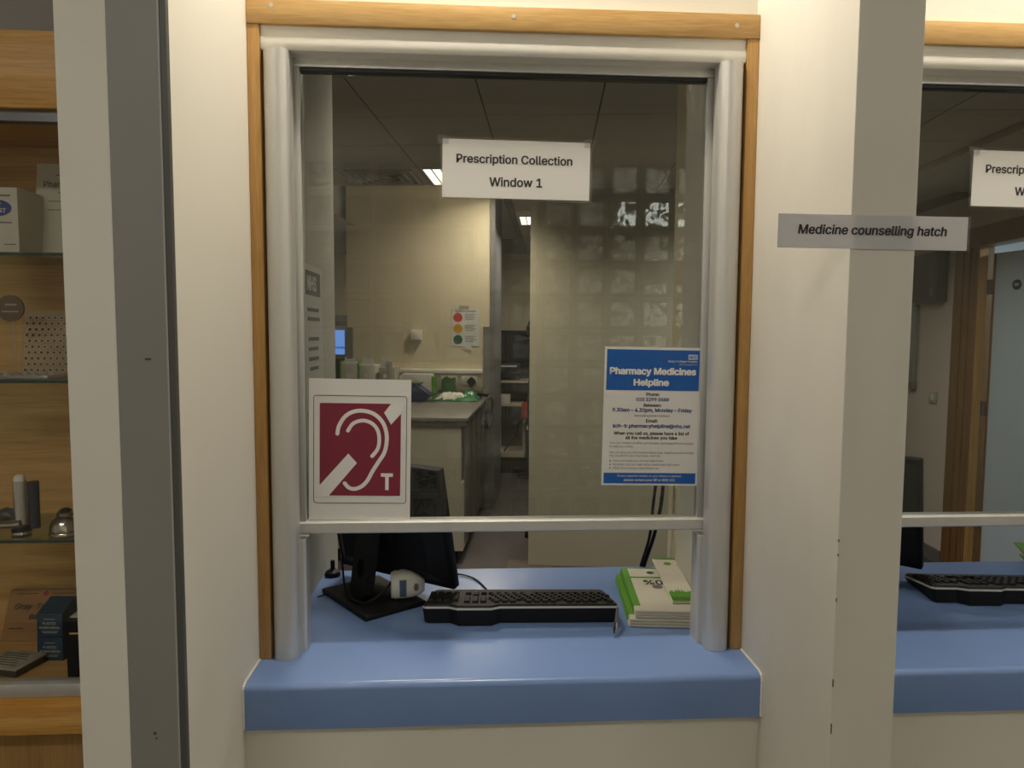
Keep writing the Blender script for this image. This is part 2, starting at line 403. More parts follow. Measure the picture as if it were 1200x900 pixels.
# glass block wall behind the photographer, mirrored in the panes
YB = -2.75; PIT = .2; NX, NZ = 22, 12; X0 = -2.047; Z0 = .28
wb = struct('wall_back')
bm = B()
box(bm, -3.2, X0, YB-.09, YB, 0, HC); box(bm, X0+NX*PIT, 3.6, YB-.09, YB, 0, HC)
box(bm, X0, X0+NX*PIT, YB-.09, YB, 0, Z0-.005); box(bm, X0, X0+NX*PIT, YB-.09, YB, Z0+NZ*PIT+.005, HC)
for i in range(NX+1): box(bm, X0+i*PIT-.006, X0+i*PIT+.006, YB-.08, YB-.008, Z0, Z0+NZ*PIT)
for k in range(NZ+1): box(bm, X0, X0+NX*PIT, YB-.08, YB-.008, Z0+k*PIT-.006, Z0+k*PIT+.006)
finish(bm, 'mortar_grid', 'mortar', wb, smooth=0)
bm = B()
s = .094
# pressed glass face with a raised rim and a sunken, lightly domed middle
prof = [(s, -.070), (s, -.012), (s-.004, -.004), (s-.020, -.004), (s-.025, -.011), (s*.4, -.015)]
rings = [[bm.verts.new((sx*a, y, sz*a)) for sx, sz in ((-1, -1), (1, -1), (1, 1), (-1, 1))] for a, y in prof]
for a, b in zip(rings, rings[1:]):
    for j in range(4): bm.faces.new((a[j], a[(j+1) % 4], b[(j+1) % 4], b[j]))
bm.faces.new(rings[-1])
for f in bm.faces:
    c_ = f.calc_center_median(); f.material_index = 1 if max(abs(c_.x), abs(c_.z)) > .060 else 0
bm.faces.ensure_lookup_table()
blk = finish(bm, 'glass_block', None, wb, smooth=25, mats=['block', 'block_rim'])
first = True
for k in range(NZ):
    for i in range(NX):
        o = blk if first else blk.copy()
        if not first: C.objects.link(o)
        first = False
        o.parent = wb; o.location = (X0+(i+.5)*PIT, YB, Z0+(k+.5)*PIT)

# ------------------------------------------------------------------ luminaires of the hall
def luminaire(x, y, sx, sy, label, z=HC, mat='lamp', loc=None, rz=0):
    t = thing('ceiling_light', loc or (x, y, z), label, 'light', rz)
    bm = B()
    for a in ((-sx/2-.02, sx/2+.02, -sy/2-.02, -sy/2), (-sx/2-.02, sx/2+.02, sy/2, sy/2+.02), (-sx/2-.02, -sx/2, -sy/2, sy/2), (sx/2, sx/2+.02, -sy/2, sy/2)):
        box(bm, *a, -.03, 0)
    finish(bm, 'frame', 'alu_light', t, smooth=0)
    pbox('diffuser', mat, t, -sx/2, sx/2, -sy/2, sy/2, -.012, 0)
    return t
luminaire(-.05, -.20, .38, .13, 'slim ceiling light above the nearer blue counter')
luminaire(1.103, -.20, .38, .13, 'slim ceiling light above the counselling hatch counter')
luminaire(-1.2, -2.0, 1.15, .25, 'wide hall ceiling light behind the camera')
luminaire(1.9, -2.0, 1.15, .25, 'wide hall ceiling light in front of the right hatch')
luminaire(-1.2, -4.2, 1.25, .85, 'wide ceiling light behind the left of the glass block wall', z=3.485); luminaire(1.6, -3.45, 1.65, .55, 'long ceiling light just behind the right of the glass blocks', z=3.485)
t = thing('added_washer', (3.2, -6.06, 1.35), 'added unseen lamp brightening the corridor wall beyond the glass blocks', 'lamp')  # made-up fixture around the added corridor lamp
pbox('housing', 'alu', t, -.28, .28, 0, .05, 0, 1.7, .005); pbox('post', 'alu', t, -.03, .03, .0, .05, -1.35, 0); pbox('foot', 'alu', t, -.2, .2, -.12, .2, -1.35, -1.32)
w3 = struct('window_3', (2.15, -6.99, 2.8))
pbox('frame', 'alu_light', w3, -.5, .5, 0, .02, 0, .54); pbox('bright_pane', 'lamp_corr', w3, -.475, .475, .02, .03, .025, .515)

# ------------------------------------------------------------------ hatch windows
def hatch_window(name, cx):
    wdw = struct(name, (cx, 0, 0))
    hb = pbox('head_board', 'oak', wdw, -.4995, .4995, -.0085, .04, 2.250, WT, .0015)
    for s_ in (-1, 1):
        pbox('jamb_board', 'oak_v', wdw, *sorted((s_*.476, s_*.4995)), -.006, .08, 1.0005, 2.2498, .001)
    for px, pz in ((-.452, 2.284), (.01, 2.277), (.452, 2.273)):
        bm = B(); lathe(bm, [(.0045, 0), (.0045, .001)], 12, mat=Matrix.Translation((px, -.0082, pz)) @ Matrix.Rotation(R(90), 4, 'X')); finish(bm, 'screw_plug', 'bag_paper', hb)

    bm = B()
    prism(bm, [(.0005, 2.2498), (.0, 2.230), (-.0015, 2.227), (-.002, 2.209), (.001, 2.205), (.055, 2.205), (.055, 2.2498)], 'yz', -.4755, .4755)
    finish(bm, 'header_rail', 'alu_light', wdw, smooth=40)
    pbox('inner_head', 'alu', wdw, -.434, .434, .036, .066, 2.188, 2.2052)
    pbox('gasket', 'gasket', wdw, -.414, .414, .040, .060, 2.181, 2.188)
    for s_ in (-1, 1):
        pr = [(.4715, .062), (.4715, .004)] + [(.4715-.024+.024*math.cos(a), .004-.020*math.sin(a)) for a in [R(q) for q in range(15, 151, 15)]] + [(.4235, .0), (.4225, .004), (.4225, .028), (.4345, .034), (.4345, .062)]
        bm = B(); prism(bm, [(s_*p[0], p[1]) for p in pr], 'xy', 1.0005, 2.2048)
        finish(bm, 'post', 'alu', wdw, smooth=30)
        bm = B(); prism(bm, [(s_*a, b) for a, b in ((.4325, .028), (.4225, .0285), (.4225, .0275), (.4165, .0275), (.412, .032), (.412, .068), (.4325, .068))], 'xy', 1.0005, 1.236)
        finish(bm, 'guide', 'alu', wdw, smooth=30)
    sash = struct('sash'); sash.parent = wdw; del sash['kind']
    for s_ in (-1, 1):
        pbox('stile', 'alu', sash, *sorted((s_*.4118, s_*.4335)), .038, .062, 1.272, 2.188, .001)
    bm = B(); prism(bm, [(.034, 1.250), (.034, 1.269), (.037, 1.2725), (.066, 1.2725), (.066, 1.247), (.037, 1.247)], 'yz', -.4365, .4365)
    finish(bm, 'bottom_rail', 'alu', sash, smooth=30)
    pbox('glass_pane', 'glass', sash, -.4116, .4116, .047, .053, 1.2727, 2.1808)
    return wdw
hatch_window('window_1', 0); hatch_window('window_2', 1.103)

# ------------------------------------------------------------------ counters
def counter(cx, label):
    t = thing('counter', (cx, 0, 1.0), label, 'counter')
    bm = B()
    pts = [(.53, 0), (.53, -.04), (-.02, -.04), (-.10, -.04), (-.10, -.087), (-.1155, -.087)] 
    pts += [(-.1155+.012-.012*math.cos(R(a)), -.012+.012*math.sin(R(a))) for a in (0, 18, 36, 54, 72, 90)]
    prism(bm, [p for p in pts], 'yz', -.4985, .4985)
    # behind the window the top is narrower: it ends at the inner partitions
    finish(bm, 'worktop', 'blue_top', t, smooth=40)
    for s_ in (-1, 1):
        bm = B(); tube(bm, [(s_*.4985, -.008, .001), (s_*.4985, -.10, .001), (s_*.4985, -.113, -.003), (s_*.4985, -.1158, -.012), (s_*.4985, -.1158, -.085)], .0022, 0, 6)
        finish(bm, 'sealant_bead', 'seal', t)
    return t
counter(0, 'blue laminate counter below the collection window with the ear sign')
counter(1.103, 'blue laminate counter below the counselling hatch window on the right')

# ------------------------------------------------------------------ signs on the panes and fin
def rrect(x0, x1, z0, z1, r, n=5):
    out = []
    for cx, cz, a0 in ((x1-r, z1-r, 0), (x0+r, z1-r, 90), (x0+r, z0+r, 180), (x1-r, z0+r, 270)):
        out += [(cx+r*math.cos(R(a0+90*i/n)), cz+r*math.sin(R(a0+90*i/n))) for i in range(n+1)]
    return out
def ring_outline(bm, outer, inner, y):
    n = len(outer)
    A = [bm.verts.new((p[0], y, p[1])) for p in outer]; Bq = [bm.verts.new((p[0], y, p[1])) for p in inner]
    for i in range(n): bm.faces.new((A[i], A[(i+1) % n], Bq[(i+1) % n], Bq[i]))
def ribbon(bm, pts, wd, y, n=6):
    P = smooth_path([(p[0], p[1], 0) for p in pts], n); Ls, Rs = [], []
    for i, p in enumerate(P):
        d = (P[min(i+1, len(P)-1)]-P[max(i-1, 0)]).normalized(); nn = Vector((-d.y, d.x, 0))
        Ls.append(p+nn*wd/2); Rs.append(p-nn*wd/2)
    def cap(p, d0):
        return [p+Vector((math.cos(d0+R(a)), math.sin(d0+R(a)), 0))*wd/2 for a in range(-90, 91, 18)]
    d = P[-1]-P[-2]; end = cap(P[-1], math.atan2(d.y, d.x)); d = P[0]-P[1]; st = cap(P[0], math.atan2(d.y, d.x))
    for a, b, c, e in zip(Ls, Ls[1:], Rs[1:], Rs): flat(bm, [(v.x, v.y) for v in (a, b, c, e)], y)
    flat(bm, [(v.x, v.y) for v in end], y); flat(bm, [(v.x, v.y) for v in st], y)
YG = .0468
def ear_sign():
    t = thing('hearing_loop_sign', (-.304, YG, 1.2735), 'white sheet with a maroon square showing a white ear and letter T', 'sign')
    W_, H_ = .209, .2945
    q = lambda x, y: ((x-75)/435*W_-W_/2, (648-y)/598*H_)
    bm = B(); box(bm, -W_/2, W_/2, -.0006, 0, 0, H_); finish(bm, 'sheet', 'paper', t, smooth=0)
    bm = B(); a = q(94, 578); b = q(493, 119); ring_outline(bm, rrect(a[0], b[0], a[1], b[1], .006), rrect(a[0]+.0013, b[0]-.0013, a[1]+.0013, b[1]-.0013, .0048), -.0009)
    finish(bm, 'border_line', 'ink', t, smooth=0)
    bm = B(); a = q(121, 545); b = q(467, 152); flat(bm, rrect(a[0], b[0], a[1], b[1], .003), -.0009); finish(bm, 'maroon_square', 'red', t, smooth=0)
    y = -.0012
    bm = B(); flat(bm, [q(*p) for p in ((425, 151), (468, 151), (468, 193), (425, 240), (395, 190))], y); finish(bm, 'white_diagonal', 'printwhite', t, smooth=0)
    bm = B(); flat(bm, [q(*p) for p in ((243, 365), (280, 405), (160, 546), (120, 546), (120, 502))], y); finish(bm, 'white_diagonal', 'printwhite', t, smooth=0)
    bm = B(); k = W_/435
    ribbon(bm, [q(*p) for p in ((196, 281), (203, 248), (227, 210), (262, 188), (305, 183), (350, 195), (385, 225), (403, 265), (407, 310), (397, 360), (372, 400), (347, 440), (325, 480), (300, 505), (270, 516), (245, 510), (228, 492))], 17*k, y); finish(bm, 'white_ear_outline', 'printwhite', t, smooth=0)
    bm = B(); ribbon(bm, [q(*p) for p in ((241, 268), (260, 240), (290, 226), (320, 226), (350, 241), (370, 270), (375, 310), (368, 345), (345, 375))], 16*k, y)
    finish(bm, 'white_ear_inner', 'printwhite', t, smooth=0)
    bm = B(); a = q(383, 463); b = q(435, 448); flat(bm, [(a[0], a[1]), (b[0], a[1]), (b[0], b[1]), (a[0], b[1])], y)
    a = q(402, 520); b = q(417, 463); flat(bm, [(a[0], a[1]), (b[0], a[1]), (b[0], b[1]), (a[0], b[1])], y); finish(bm, 'letter_t', 'printwhite', t, smooth=0)
    t.rotation_euler = (0, R(.9), 0)
ear_sign()
def presc_sign(cx, num, label):
    t = thing('window_sign', (cx, YG, 1.939), label, 'sign', group=None)
    W_, H_ = .302, .1165
    pbox('laminate', 'film', t, -W_/2-.0045, W_/2+.0045, -.0004, 0, -.004, H_+.004)
    pbox('sheet', 'paper', t, -W_/2, W_/2, -.0011, -.0005, 0, H_)
    text(t, 'Prescription Collection', -.004, H_*.655, width=.236, y=-.0014, bold=.012)
    text(t, num, -.001, H_*.285, width=.107, y=-.0014, bold=.012)
    for s_ in (-1, 1): pbox('clear_tape', 'film', t, s_*W_/2-.012, s_*W_/2+.012, -.0018, -.0013, H_-.010, H_+.007)
    t.rotation_euler = (0, R(.6), 0)
presc_sign(.02, 'Window 1', 'white laminated sign reading Window 1 taped high on the pane')
presc_sign(1.142, 'Window 2', 'white laminated sign cut off by the right picture edge')
def helpline():
    t = thing('helpline_poster', (.309, YG, 1.3415), 'white poster with blue header listing the pharmacy medicines helpline', 'poster')
    W_, H_ = .2075, .295
    pbox('sheet', 'paper', t, -W_/2, W_/2, -.0006, 0, 0, H_)
    def rect(name, mat, u0, u1, v0, v1, y):
        bm = B(); flat(bm, [(-W_/2+u0*W_, v0*H_), (-W_/2+u1*W_, v0*H_), (-W_/2+u1*W_, v1*H_), (-W_/2+u0*W_, v1*H_)], y); return finish(bm, name, mat, t, smooth=0)
    rect('blue_header', 'nhs', .022, .978, .69, .981, -.0009)
    rect('blue_footer', 'nhs', .022, .978, .014, .091, -.0009)
    rect('logo_box', 'printwhite', .86, .955, .915, .951, -.0011)
    X = lambda u: -W_/2+u*W_
    text(t, 'NHS', X(.9075), .933*H_, width=.082*W_, height=.026*H_, mat='nhs', y=-.0013, bold=.012, shear=.2)
    text(t, "King's College Hospital", X(.805), .900*H_, width=.30*W_, mat='printwhite', y=-.0012, bold=.006)
    text(t, 'NHS Foundation Trust', X(.862), .879*H_, width=.185*W_, mat='printwhite', y=-.0012)
    text(t, 'Pharmacy Medicines', X(.5), .822*H_, width=.88*W_, height=.060*H_, mat='printwhite', y=-.0012, bold=.022)
    text(t, 'Helpline', X(.485), .742*H_, width=.355*W_, height=.058*H_, mat='printwhite', y=-.0012, bold=.022)
    y = -.0009
    rows = [('Phone:', .662, .135, 'ink', .012), ('020 3299 0588', .625, .335, 'ink_blue', .014), ('Between:', .583, .18, 'ink', .012),
            ('9.30am \u2013 4.30pm, Monday \u2013 Friday', .545, .82, 'ink_blue', .014), ('(excluding bank holidays)', .506, .365, 'ink_grey', 0),
            ('Email:', .470, .12, 'ink', .012), ('kch-tr.pharmacyhelpline@nhs.net', .430, .80, 'ink_blue', .014),
            ('When you call us, please have a list of', .377, .78, 'ink', .012), ('all the medicines you take', .345, .535, 'ink', .012)]
    for s_, v, wd, m_, b_ in rows: text(t, s_, X(.505), v*H_, width=wd*W_, mat=m_, y=y, bold=b_)
    left = [("You can contact us after you've been discharged from hospital", .307, .87), ('or seen in a clinic.', .284, .25),
            ('We can give you information about your medicines and answer', .238, .88), ('any questions you may have, such as:', .215, .53)]
    for s_, v, wd in left: text(t, s_, X(.075), v*H_, width=wd*W_, mat='ink_grey', y=y, align='LEFT')
    bul = [('How and when you should take them', .178, .52), ('Whether you can take other medicines with them', .151, .69), ('What the common side effects are', .126, .48)]
    for s_, v, wd in bul:
        text(t, s_, X(.115), v*H_, width=wd*W_, mat='ink_grey', y=y, align='LEFT')
        bm = B(); c = (X(.085), v*H_); flat(bm, [(c[0]+.0016*math.cos(R(a)), c[1]+.0016*math.sin(R(a))) for a in range(0, 360, 45)], y); finish(bm, 'bullet', 'ink_blue', t, smooth=0)
    text(t, 'If your question relates to your illness in general,', X(.5), .068*H_, width=.67*W_, mat='printwhite', y=-.0012)
    text(t, 'please contact your GP or NHS 111', X(.5), .038*H_, width=.53*W_, mat='printwhite', y=-.0012, bold=.008)
    t.rotation_euler = (0, R(.8), 0)
helpline()
def hatch_sign():
    t = thing('hatch_sign', (.5345, -.3775, 1.795), 'grey paper strip reading Medicine counselling hatch stuck across the white pier', 'sign')
    W_, H_ = .296, .0505
    pbox('sheet', 'paper_thin', t, -W_/2, W_/2, -.0006, -.0001, 0, H_)
    pbox('laminate', 'film', t, W_/2, W_/2+.004, -.0005, -.0002, -.001, H_+.001)
    text(t, 'Medicine counselling hatch', -.001, H_*.52, width=.231, y=-.0012, bold=.014, shear=.12)
    t.rotation_euler = (0, R(.25), 0)
hatch_sign()

# ------------------------------------------------------------------ inner booth partitions
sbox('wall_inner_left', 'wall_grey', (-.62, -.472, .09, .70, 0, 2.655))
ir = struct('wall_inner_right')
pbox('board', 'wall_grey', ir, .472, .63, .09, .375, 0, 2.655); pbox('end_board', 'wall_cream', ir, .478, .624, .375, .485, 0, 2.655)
def side_poster():
    t = thing('side_notice', (-.4717, .28, 1.47), 'pale notice with dark header on the inner left partition', 'notice')
    pbox('sheet', 'paper', t, 0, .0008, 0, .24, 0, .36)
    pbox('header', 'ink_grey', t, .0008, .0012, .01, .21, .285, .345)
    bm = B()
    for i, (a, b) in enumerate(((.06, .19), (.06, .2), (.07, .19), (.07, .18), (.07, .185), (.08, .18))):
        z = (.245, .222, .172, .147, .122, .097)[i]; box(bm, .0008, .0012, a, b, z, z+.009)
    tag(finish(bm, 'print_lines', 'ink_grey', t, smooth=0), kind='stuff')
    tx = text(t, 'NHS', 0, 0, width=.10, height=.035, mat='printwhite', y=0, bold=.02)
    tx.rotation_euler = (0, 0, R(90)); tx.location = (.0016, .11, .315)
side_poster()

# ------------------------------------------------------------------ things on the counters
def monitor(name, base, rotz, prot, plocal, label):
    t = thing(name, (*base, 1.0), label, 'monitor', rotz)
    pbox('base_plate', 'black', t, -.118, .118, -.082, .082, 0, .012, .003)
    # neck: flat column with a cable hole, leaning a little towards the screen
    bm = B()
    n = 20; hz, hr = .085, .019
    Rm = Matrix.Translation((0, -.035, 0)) @ Matrix.Rotation(R(-8), 4, 'X')
    outl = [(-.042, .011), (.042, .011), (.036, .21), (-.036, .21)]
    def ring(y):
        o_ = []; i_ = []
        for k in range(n):
            a = 2*math.pi*k/n; c_, s_ = math.cos(a), math.sin(a)
            i_.append((c_*hr*.85, y, hz+s_*hr*1.3))
            hw = .040
            sc_ = min(hw/abs(c_) if abs(c_) > 1e-6 else 9, (.125 if s_ > 0 else .072)/abs(s_) if abs(s_) > 1e-6 else 9)
            o_.append((c_*sc_, y, hz+s_*sc_))
        return [bm.verts.new(Rm @ Vector(p)) for p in o_], [bm.verts.new(Rm @ Vector(p)) for p in i_]
    o1, i1 = ring(-.011); o2, i2 = ring(.011)
    for k in range(n):
        j = (k+1) % n
        bm.faces.new((o1[k], o1[j], i1[j], i1[k])); bm.faces.new((o2[k], i2[k], i2[j], o2[j]))
        bm.faces.new((o1[k], o2[k], o2[j], o1[j])); bm.faces.new((i1[k], i1[j], i2[j], i2[k]))
    finish(bm, 'neck', 'black', t, smooth=30)
    # screen housing: local y + is the screen side
    p = bpy.data.objects.new('screen_housing_pivot', None)
    W_, H_ = .375, .315
    Tm = Matrix.Translation(plocal) @ Matrix.Rotation(prot, 4, 'Z') @ Matrix.Rotation(R(12), 4, 'X')
    bm = B(); box(bm, -W_/2, W_/2, -.012, .012, 0, H_, .004, mat=Tm)
    sh = finish(bm, 'screen_housing', 'black2', t)
    bm = B()
    rs = [(W_/2-.012, .014, H_-.012, -.012), (W_/2-.05, .05, H_-.05, -.040)]
    r1 = [bm.verts.new(Tm @ Vector((x, rs[0][3], z))) for x, z in ((-rs[0][0], rs[0][1]), (rs[0][0], rs[0][1]), (rs[0][0], rs[0][2]), (-rs[0][0], rs[0][2]))]
    r2 = [bm.verts.new(Tm @ Vector((x, rs[1][3], z))) for x, z in ((-rs[1][0], rs[1][1]), (rs[1][0], rs[1][1]), (rs[1][0], rs[1][2]), (-rs[1][0], rs[1][2]))]
    for k in range(4): bm.faces.new((r1[k], r1[(k+1) % 4], r2[(k+1) % 4], r2[k]))
    bm.faces.new(r1[::-1]); bm.faces.new(r2)
    finish(bm, 'back_cover', 'black2', t, smooth=0)
    bm = B(); box(bm, -.05, .05, -.06, -.036, .10, .20, .004, mat=Tm); finish(bm, 'hinge_block', 'black', t)
    bm = B(); box(bm, -W_/2+.015, W_/2-.015, .0115, .0128, .022, H_-.018, mat=Tm); finish(bm, 'screen', 'gasket', t, smooth=0)
    bpy.data.objects.remove(p)
    return t
# (rotation of the base, extra swivel of the screen)
monitor('monitor', (-.315, .315), R(-54), R(20), (-.03, .09, .035), 'black monitor seen from behind under the ear sign')
monitor('monitor', (.938, .432), 0, R(-45), (.08, .08, .035), 'black monitor standing behind the right hatch pane')

def keyboard(loc, rotz, label):
    t = thing('keyboard', (*loc, 1.0), label, 'keyboard', rotz)
    hw = .2245
    near = [(-hw, -.072), (-.217, -.080), (-.165, -.080), (-.145, -.096), (-.068, -.096), (-.048, -.080), (hw-.004, -.078), (hw, -.072)]
    far = [(hw-.012, .076), (hw-.022, .084), (-hw+.022, .086), (-hw+.014, .078)]
    outl = near+far
    def zt(y): return .047-(y+.092)/.178*.027
    bm = B(); n = len(outl)
    def loop(f, zf): return [bm.verts.new((x*f[0], y*f[1], zf(x, y))) for x, y in outl]
    a = loop((.98, .985), lambda x, y: .002); b = loop((1, 1), lambda x, y: zt(y)-.0095)
    for i in range(n): bm.faces.new((a[i], a[(i+1) % n], b[(i+1) % n], b[i]))
    bm.faces.new(a[::-1]); bm.faces.new(b)
    finish(bm, 'underside', 'black', t, smooth=30)
    bm = B(); a = loop((1.002, 1.004), lambda x, y: zt(y)-.0095); b = loop((1.002, 1.004), lambda x, y: zt(y)-.0045)
    for i in range(n): bm.faces.new((a[i], a[(i+1) % n], b[(i+1) % n], b[i]))
    bm.faces.new(a[::-1]); bm.faces.new(b); finish(bm, 'silver_edge', 'kb_silver', t, smooth=30)
    bm = B(); a = loop((1, 1), lambda x, y: zt(y)-.0045); b = loop((.985, .97), lambda x, y: zt(y))
    for i in range(n): bm.faces.new((a[i], a[(i+1) % n], b[(i+1) % n], b[i]))
    bm.faces.new(a[::-1]); bm.faces.new(b); finish(bm, 'top_plate', 'kb_top', t, smooth=30)
    bm = B()
    def key(x, y, wx=.0155, wy=.0145):
        z = zt(y)-.0005
        A = [bm.verts.new((x+sx*wx/2, y+sy*wy/2, z-sy*.0007)) for sx, sy in ((-1, -1), (1, -1), (1, 1), (-1, 1))]
        D = [bm.verts.new((x+sx*(wx/2-.0022), y+sy*(wy/2-.0022), z+.0062-sy*.0005)) for sx, sy in ((-1, -1), (1, -1), (1, 1), (-1, 1))]
        for k in range(4): bm.faces.new((A[k], A[(k+1) % 4], D[(k+1) % 4], D[k]))
        bm.faces.new(D)
    p = .0188
    for r_ in range(6):                                     # main block; function row nearest the public
        y = -.058+r_*.0172
        for k in range(15):
            x = .208-k*p-(.006*(r_ % 3))
            if r_ == 0 and k in (1, 6, 11): continue
            if r_ == 5 and 4 <= k <= 9: continue
            if x > -.068: key(x, y)
    key(.208-6.5*p, -.058+5*.0172, 6*p-.003)
    for k in range(3):                                      # cursor block
        for r_ in (0, 1, 2): key(-.086-k*p, -.058+r_*.0172)
    key(-.086-p, .011); [key(-.086-k*p, .028) for k in range(3)]
    for k in range(4):                                      # number pad
        for r_ in range(5): key(-.152-k*p, -.041+r_*.0172)
    tag(finish(bm, 'keys', 'key', t, smooth=0), kind='stuff')
    for s_ in (-1, 1): pbox('foot', 'black', t, s_*.17-.012, s_*.17+.012, -.062, -.050, 0, .006)
    for s_ in (-1, 1): pbox('foot', 'black', t, s_*.18-.01, s_*.18+.01, .05, .06, 0, .004)
    return t
keyboard((.046, .228), R(-2.2), 'black keyboard with silver edge under the raised sash')
keyboard((1.305, .285), R(-5), 'black keyboard behind the counselling hatch sash')

def tubething(name, pts, r, label, cat, mat='black', n=6, loc=(0, 0, 0)):
    bm = B(); tube(bm, pts, r, n, 8)
    return tag(finish(bm, name, mat, None, loc), label, cat)
def scanner():
    t = thing('barcode_scanner', (-.228, .300, 1.012), 'white rounded scanner head lying beside the monitor neck', 'scanner', R(8))
    bm = B()
    secs = [(-.040, .029, .056, .002), (-.030, .033, .062, 0), (-.010, .034, .064, 0), (.010, .031, .060, .001), (.026, .024, .050, .004), (.036, .015, .038, .008), (.042, .010, .030, .012)]
    rings = []
    for x, hy, h, zb in secs:
        ring = []
        for k in range(14):
            a = 2*math.pi*k/14; ca, sa = math.cos(a), math.sin(a)
            e = .55
            ring.append(bm.verts.new((x, hy*math.copysign(abs(ca)**e, ca), zb+h/2+h/2*math.copysign(abs(sa)**e, sa))))
        rings.append(ring)
    for a, b in zip(rings, rings[1:]):
        for k in range(14): bm.faces.new((a[k], a[(k+1) % 14], b[(k+1) % 14], b[k]))
    bm.faces.new(rings[0][::-1]); bm.faces.new(rings[-1])
    finish(bm, 'shell', 'white_plastic', t, smooth=50)
    bm = B(); box(bm, -.019, -.005, -.0345, -.030, .012, .050, .002); finish(bm, 'display', 'label_blue', t)
    bm = B(); lathe(bm, [(.0075, 0), (.0075, .004), (.005, .005)], 16, mat=Matrix.Translation((.019, -.0255, .031)) @ Matrix.Rotation(R(24), 4, 'Z') @ Matrix.Rotation(R(90), 4, 'X') @ Matrix.Diagonal((.8, 1.25, 1, 1))); finish(bm, 'button', 'lens_grey', t)
    bm = B(); box(bm, -.0205, -.0035, -.0338, -.030, .010, .052, .001); finish(bm, 'display_frame', 'lens_grey', t)
scanner()
def knob():
    t = thing('knob_stand', (-.447, .49, 1.0), 'small black round foot with a short stick by the left partition', 'stand')
    bm = B(); lathe(bm, [(.021, 0), (.022, .004), (.020, .012), (.012, .017), (.006, .019)], 20); finish(bm, 'foot', 'black', t)
    bm = B(); lathe(bm, [(.006, .018), (.006, .042), (.005, .043)], 14); finish(bm, 'stick', 'black', t)
knob()
tubething('cable', [(-.435, .55, 1.05), (-.405, .40, 1.06), (-.375, .30, 1.018), (-.32, .235, 1.022), (-.27, .27, 1.05), (-.235, .36, 1.10)], .0028, 'black cable looping round the monitor neck', 'cable')
tubething('wire', [(-.455, .33, 1.002), (-.44, .345, 1.002), (-.405, .40, 1.002), (-.38, .42, 1.003)], .0016, 'thin dark wire lying beside the monitor base', 'cable')
tubething('keyboard_cable', [(-.13, .47, 1.004), (-.10, .475, 1.004), (-.06, .44, 1.003), (-.03, .36, 1.003), (-.028, .32, 1.006)], .0022, 'thin black lead running to the keyboard back', 'cable')
def pen():
    t = thing('pen', (.264, .135, 1.034), 'grey stylus pen resting against the keyboard end', 'pen')
    a = Vector((0, 0, 0)); b = Vector((-.022, -.075, -.026)); d = (b-a).normalized()
    bm = B(); tube(bm, [a-d*.004, a+(b-a)*.2, a+(b-a)*.7], .0034, 0, 10); finish(bm, 'barrel', 'steel_dark', t)
    bm = B(); tube(bm, [a+(b-a)*.55, a+(b-a)*.8, b], [.0040, .0052, .0016], 0, 10); finish(bm, 'tip', 'chrome', t)
pen()
